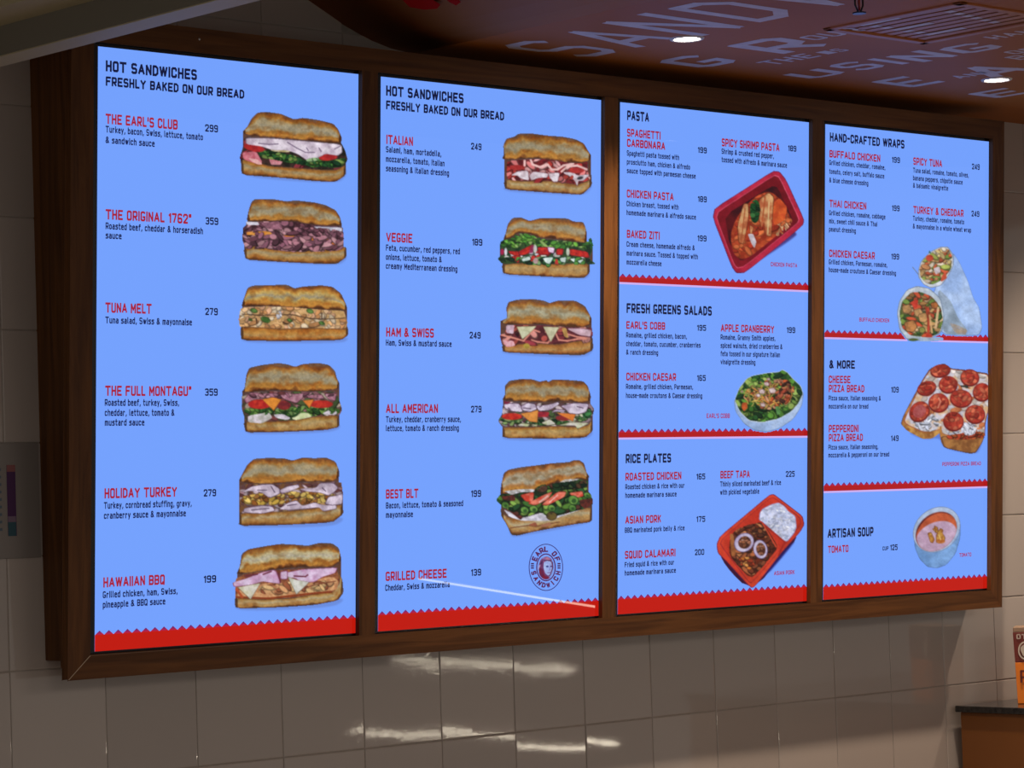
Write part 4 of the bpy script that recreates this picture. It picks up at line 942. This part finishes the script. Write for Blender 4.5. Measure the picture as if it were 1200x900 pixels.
p=start('pizza',7.2,16)
p.shadow([(90,640),(260,730),(400,700),(420,800),(680,845),(740,820),(820,500),(400,600)],(70,90,170),.5)
p.poly([(70,590),(90,520),(240,230),(310,120),(430,76),(490,120),(600,130),(830,165),(830,420),(790,560),(760,740),(700,835),(640,838),(430,790),(405,740),(390,660),(330,712),(250,715),(120,640)],(196,130,60),(160,96,40),40,edge=(80,60,70))
p.poly([(75,590),(130,600),(260,680),(390,640),(390,670),(330,712),(250,716),(120,645)],(206,150,70),(150,90,40),40); p.poly([(400,690),(560,700),(780,690),(755,750),(700,835),(640,838),(430,790)],(176,116,56),(140,84,40),40,edge=(80,50,40))
ch=p.poly([(95,560),(240,240),(315,125),(430,90),(490,125),(620,140),(830,175),(830,420),(785,560),(780,680),(640,700),(420,680),(400,600),(390,640),(250,660),(110,590)],(206,200,214),(226,180,130),44,edge=(150,60,40))
p.clutter(ch,[(222,220,236),(206,190,180),(214,120,70),(226,214,210)],110,(16,34),2,1,.78)
p.strands(p.pmask([(150,560),(390,500),(380,660),(200,640)]),[(226,228,244),(206,210,230)],26,80,18,2); p.strands(p.pmask([(440,600),(700,560),(740,700),(460,700)]),[(226,228,244),(210,210,230)],34,80,18,3)
p.clutter(p.pmask([(420,690),(780,640),(780,720),(420,720)]),[(200,90,40),(180,60,30)],20,(16,30),2,6)
p.strands(p.pmask([(560,580),(700,600),(700,680),(600,690)]),[(226,228,244)],14,110,20,5,30,90)
for x,y,rx,ry,an in ((400,138,86,56,-10),(650,195,82,72,10),(285,285,82,60,-20),(465,255,80,74,0),(755,318,80,78,0),(225,482,92,80,-50),(385,408,86,82,0),(575,372,96,76,5),(695,505,88,80,10),(510,565,88,82,10)):
    p.ell(x,y+6,rx,ry,(110,24,20),None,an); m=p.ell(x,y,rx-4,ry-4,(196,62,42),(164,40,28),an,30,edge=(140,30,24)); p.clutter(m,[(206,80,52),(170,44,30),(220,104,70)],16,(10,24),1.8,int(x),.72)
p.ell(225,482,60,50,(190,90,90),(176,70,70),-50,20); p.line([(385,370),(400,400),(380,450)],14,(226,130,100)); 
p.clutter(p.pmask([(560,240),(640,270),(640,290),(570,280)]),[(60,60,50)],4,(8,14),2,9)
finish(p,'pizza','pizza_bread_picture','pepperoni pizza bread cut in pieces shown on the fourth screen')

p=start('soup',9,17)
p.poly([(175,400),(190,560),(240,680),(320,760),(420,775),(520,740),(620,620),(670,450),(672,300),(640,240),(400,400)],(100,146,206),(120,166,226),200,edge=(84,118,176))
p.ell(420,365,268,222,(178,196,226),(160,180,216),-40,120,edge=(110,130,170))
p.ell(415,385,236,186,(150,60,40),(96,30,30),-40,100); m=p.ell(420,392,232,176,(206,92,50),(190,80,44),-40,100)
p.ell(415,440,226,150,(200,168,196),(186,150,180),-24,60,clip=m)
for a in ([(320,400),(360,390),(400,470),(380,510),(350,500)],[(390,320),(430,340),(440,400),(400,400)],[(430,380),(460,350),(490,370),(480,400),(510,450),(500,500),(450,515),(410,500),(410,430)],[(370,360),(400,340),(410,400)]): p.poly(a,(206,150,60),(170,104,40),24,edge=(120,64,30))
p.ell(460,490,46,22,(176,90,30),(206,130,60),0); p.line([(440,420),(460,470)],12,(226,190,110))
finish(p,'soup','soup_picture','pale cup of tomato soup shown on the fourth screen')

# --- the emblem at the foot of the second screen
k,w_,h_,q=QUADS['logo']; q=np.array(q,float)/1e4
def lg(x,y):
    tx,ty=x/900.,y/900.; return tuple(q[0]*(1-tx)*(1-ty)+q[1]*tx*(1-ty)+q[2]*tx*ty+q[3]*(1-tx)*ty)
def ring(cx,cy,a,b,w,n=64):
    v=[];f=[]
    for i in range(n):
        t=2*math.pi*i/n
        for d in (-w/2,w/2): v.append((cx+(a+d)*math.cos(t),cy+(b+d)*math.sin(t)))
    return v,[(2*i,2*i+1,2*((i+1)%n)+1,2*((i+1)%n)) for i in range(n)]
EC=(440,448)
def emb(name,v,f,c,n,**kw): return sheetmesh(name,[lg(*p) for p in v],f,c,screens[1],1,n)
v,f=ring(*EC,221,305,11); emb('emblem_rim',v,f,(60,50,120),.0012)
v,f=ring(*EC,122,176,15); emb('emblem_inner_ring',v,f,(84,30,84),.0012)
v=[];f=[]
def arc_text(txt,a0,a1,ra,rb,hgt,flip,wd=50):
    for i,ch in enumerate(txt):
        if ch==' ': continue
        t=math.radians(a0+(a1-a0)*i/(len(txt)-1)); px,py=EC[0]+ra*math.cos(t),EC[1]-rb*math.sin(t)
        nx,ny=math.cos(t)/ra,math.sin(t)/rb; l=math.hypot(nx,ny); nx/=l; ny/=l      # outward, y up
        if flip: nx,ny=-nx,-ny
        up=(nx,-ny); rt=(ny,nx)
        for Q in text_quads(ch,wd if ch!='I' else 16,hgt,2.5):
            b=len(v)
            for x,y in Q: x-=wd/2 if ch!='I' else 8; y-=hgt/2; v.append((px+rt[0]*x+up[0]*y,py+rt[1]*x+up[1]*y))
            f.append((b,b+1,b+2,b+3))
arc_text('EARL OF',152,28,168,238,72,False,54); arc_text('SANDWICH',198,342,168,238,68,True,50)
emb('emblem_lettering',v,f,(90,34,84),.0012)
v=[];f=[]
for sx_ in (262,612):
    for d in (-28,0,28):
        b=len(v); v+=[(sx_-20,EC[1]-20+d-9),(sx_+20,EC[1]-20+d-9),(sx_+20,EC[1]-20+d+9),(sx_-20,EC[1]-20+d+9)]; f.append((b,b+1,b+2,b+3))
emb('emblem_ornament',v,f,(70,34,84),.0012)
P=Pic(80,80,11.25,cell=.5,seed=21)
P.ell(440,450,104,158,(128,160,240)); c_=P.emask(440,450,104,158)
P.poly([(360,500),(345,420),(375,340),(440,305),(510,330),(530,430),(500,560),(440,590),(380,600),(350,560)],(104,50,110),(130,60,110),40,clip=c_)
P.poly([(345,450),(400,470),(420,560),(520,590),(470,615),(390,605),(350,540)],(140,24,50),(104,30,76),30,clip=c_)
P.poly([(410,380),(450,362),(510,372),(522,450),(505,530),(470,560),(430,530),(408,460)],(168,190,244),(150,170,236),60,clip=c_)
P.poly([(400,325),(450,312),(500,330),(505,352),(440,350),(390,370)],(196,120,150),(150,90,150),30,clip=c_)
P.line([(375,400),(400,350),(450,355),(510,362)],10,(60,36,90),c_); P.line([(525,380),(530,450),(500,540)],12,(90,30,80),c_)
P.ell(457,436,17,11,(40,50,120)); P.ell(508,436,13,9,(60,40,110)); P.line([(486,440),(492,480),(480,488)],7,(110,110,190)); P.line([(462,520),(496,516)],8,(110,60,130))
P.line([(360,420),(340,470)],12,(190,170,220),c_)
P.emit('emblem_portrait','small engraved head of a man in an oval',1,QUADS['logo'][3],screens[1],.0011)

# ------------------------------------------------------------------ notice on the wall, cabinet and carton on the right
M_paper=plain('notice_paper',(.25,.22,.20),.45)
z0,z1=-1.502,-1.163
nt_=empty('paper_notice',W(-.35,-.009/U,z0),'pale laminated notice with a purple bar, on the tiles left of the menu board','notice')
box('sheet',(-.60,-.100,-.0105,-.0092,z0,z1),M_paper,nt_,.0004)
def patch(name,pts,cols,parent,y):
    v=[W(x,y,z) for x,z in pts]; cs=np.ones((len(v),4)); cs[:,:3]=lin(cols); return obj(name,v,[(0,1,2,3)],M_print,parent,colors=cs)
def bar(x0,x1,za,zb,c,nm='printed_bar'): return patch(nm,[(x0,za),(x1,za),(x1,zb),(x0,zb)],[c]*4,nt_,-.0112)
bar(-.213,-.183,-1.436,-1.227,(84,50,92)); bar(-.2125,-.1835,-1.247,-1.227,(150,96,96),'printed_block').location.y-=.0003
bar(-.2125,-.185,-1.436,-1.395,(60,92,104),'printed_block').location.y-=.0003; bar(-.2125,-.185,-1.395,-1.378,(130,110,130),'printed_block').location.y-=.0003
for i in range(9): bar(-.262,-.232,-1.42+.022*i,-1.412+.022*i,(96,110,124),'printed_line')
bar(-.56,-.29,-1.40,-1.26,(120,104,120),'printed_block')

cabt=empty('counter_cabinet',W(4.9,-.7,-Z0/U),'brown counter cabinet with a black top in the lower right corner','cabinet')
TOPZ=-2.248
M_brown=noisy('brown_laminate',(.17,.055,.008),(.21,.070,.012),(3,3,1.2),.38)
M_top=noisy('black_counter_top',(.012,.011,.011),(.03,.028,.026),(90,90,90),.16)
box('carcass',(4.185,6.4,-1.45,-.045,-Z0/U+.12,TOPZ-.026),M_brown,cabt,.002)
box('plinth',(4.23,6.4,-1.40,-.05,-Z0/U,-Z0/U+.12),M_black,cabt,.001)
box('counter_top',(4.170,6.42,-1.47,-.030,TOPZ-.026,TOPZ),M_top,cabt,.0025)
# carton
a=math.radians(-57); ux,uy=math.cos(a),math.sin(a); vx,vy=-uy,ux      # u along the face, v away from the viewer
cx0,cy0=4.335,-.217
cart=empty('takeaway_carton',W(cx0+.15*ux,cy0+.15*uy,TOPZ),'orange and maroon printed takeaway carton standing on the black counter top','carton')
def cp(u,v,z): return W(cx0+ux*u+vx*v, cy0+uy*u+vy*v, TOPZ+z)
def hull(name,u0,u1,v0,v1,z0,z1,tp,mat,bv=.0015):
    vs_=[cp(u0,v0,z0),cp(u1,v0,z0),cp(u1,v1,z0),cp(u0,v1,z0),cp(u0-tp,v0-tp,z1),cp(u1+tp,v0-tp,z1),cp(u1+tp,v1+tp,z1),cp(u0-tp,v1+tp,z1)]
    return bevel(obj(name,vs_,[(0,3,2,1),(4,5,6,7),(0,1,5,4),(1,2,6,5),(2,3,7,6),(3,0,4,7)],mat,cart),bv,2)
M_or=plain('orange_card',(.95,.25,.02),.45); M_mar=plain('maroon_card',(.20,.035,.025),.45); M_lid=plain('card_rim',(.34,.22,.14),.5)
hull('lower_band',0,.26,0,.13,.0005,.165,.004,M_or); hull('upper_band',-.004,.264,-.004,.134,.165,.285,.004,M_mar); hull('lid',-.007,.267,-.007,.137,.285,.305,.0,M_lid)
def onface(name,pts,faces,mat): return obj(name,[cp(x,-.0115,z) for x,z in pts],faces,mat,cart)
M_cream2=plain('cream_print',(.62,.52,.42),.5)
v=[];f=[]
for txt,x,z,w_,c_ in (('OT',.006,.258,.040,.020),('SANDWICH',.07,.258,.14,.018)):
    for Q in text_quads(txt,w_,c_,2.2):
        b=len(v); v+=[(x+p_[0],z+p_[1]) for p_ in Q]; f.append((b,b+1,b+2,b+3))
onface('lettering',v,f,M_cream2)
v,f=ring(.040,.212,.027,.034,.006,40); onface('emblem_ring',v,f,M_cream2)
v=[(.040+.019*math.cos(t)*(1+.12*math.sin(3*t)),.212+.025*math.sin(t)) for t in np.linspace(0,2*math.pi,24,endpoint=False)]; onface('emblem_head',v,[tuple(range(24))],M_cream2)
v=[];f=[]
for Q in text_quads('P',.036,.05,1.7):
    b=len(v); v+=[(.014+p_[0],.085+p_[1]) for p_ in Q]; f.append((b,b+1,b+2,b+3))
onface('lettering',v,f,M_mar)

# two lit display-case lamps further along the counters, off to the right of the view; the glazed tiles mirror them
def strip(a,b,label):
    A,B_=Vector(W(*a)),Vector(W(*b)); t=empty('strip_lamp',(A+B_)/2,label,'lamp','strip lamps over the food counters')
    tube('tube',[A,B_],.0032,plain('strip_glow',(1,1,1),.3,0,(1,.88,.68),24),t); tube('housing',[A+Vector((0,0,.0095)),B_+Vector((0,0,.0095))],.005,M_black,t)
strip((4.70,-4.05,-2.195),(4.74,-2.70,-2.195),'long strip lamp over the food counter farther from the tiled wall')
strip((3.45,-2.9,-2.40),(3.55,-1.25,-2.40),'short strip lamp over the food counter nearer the tiled wall')
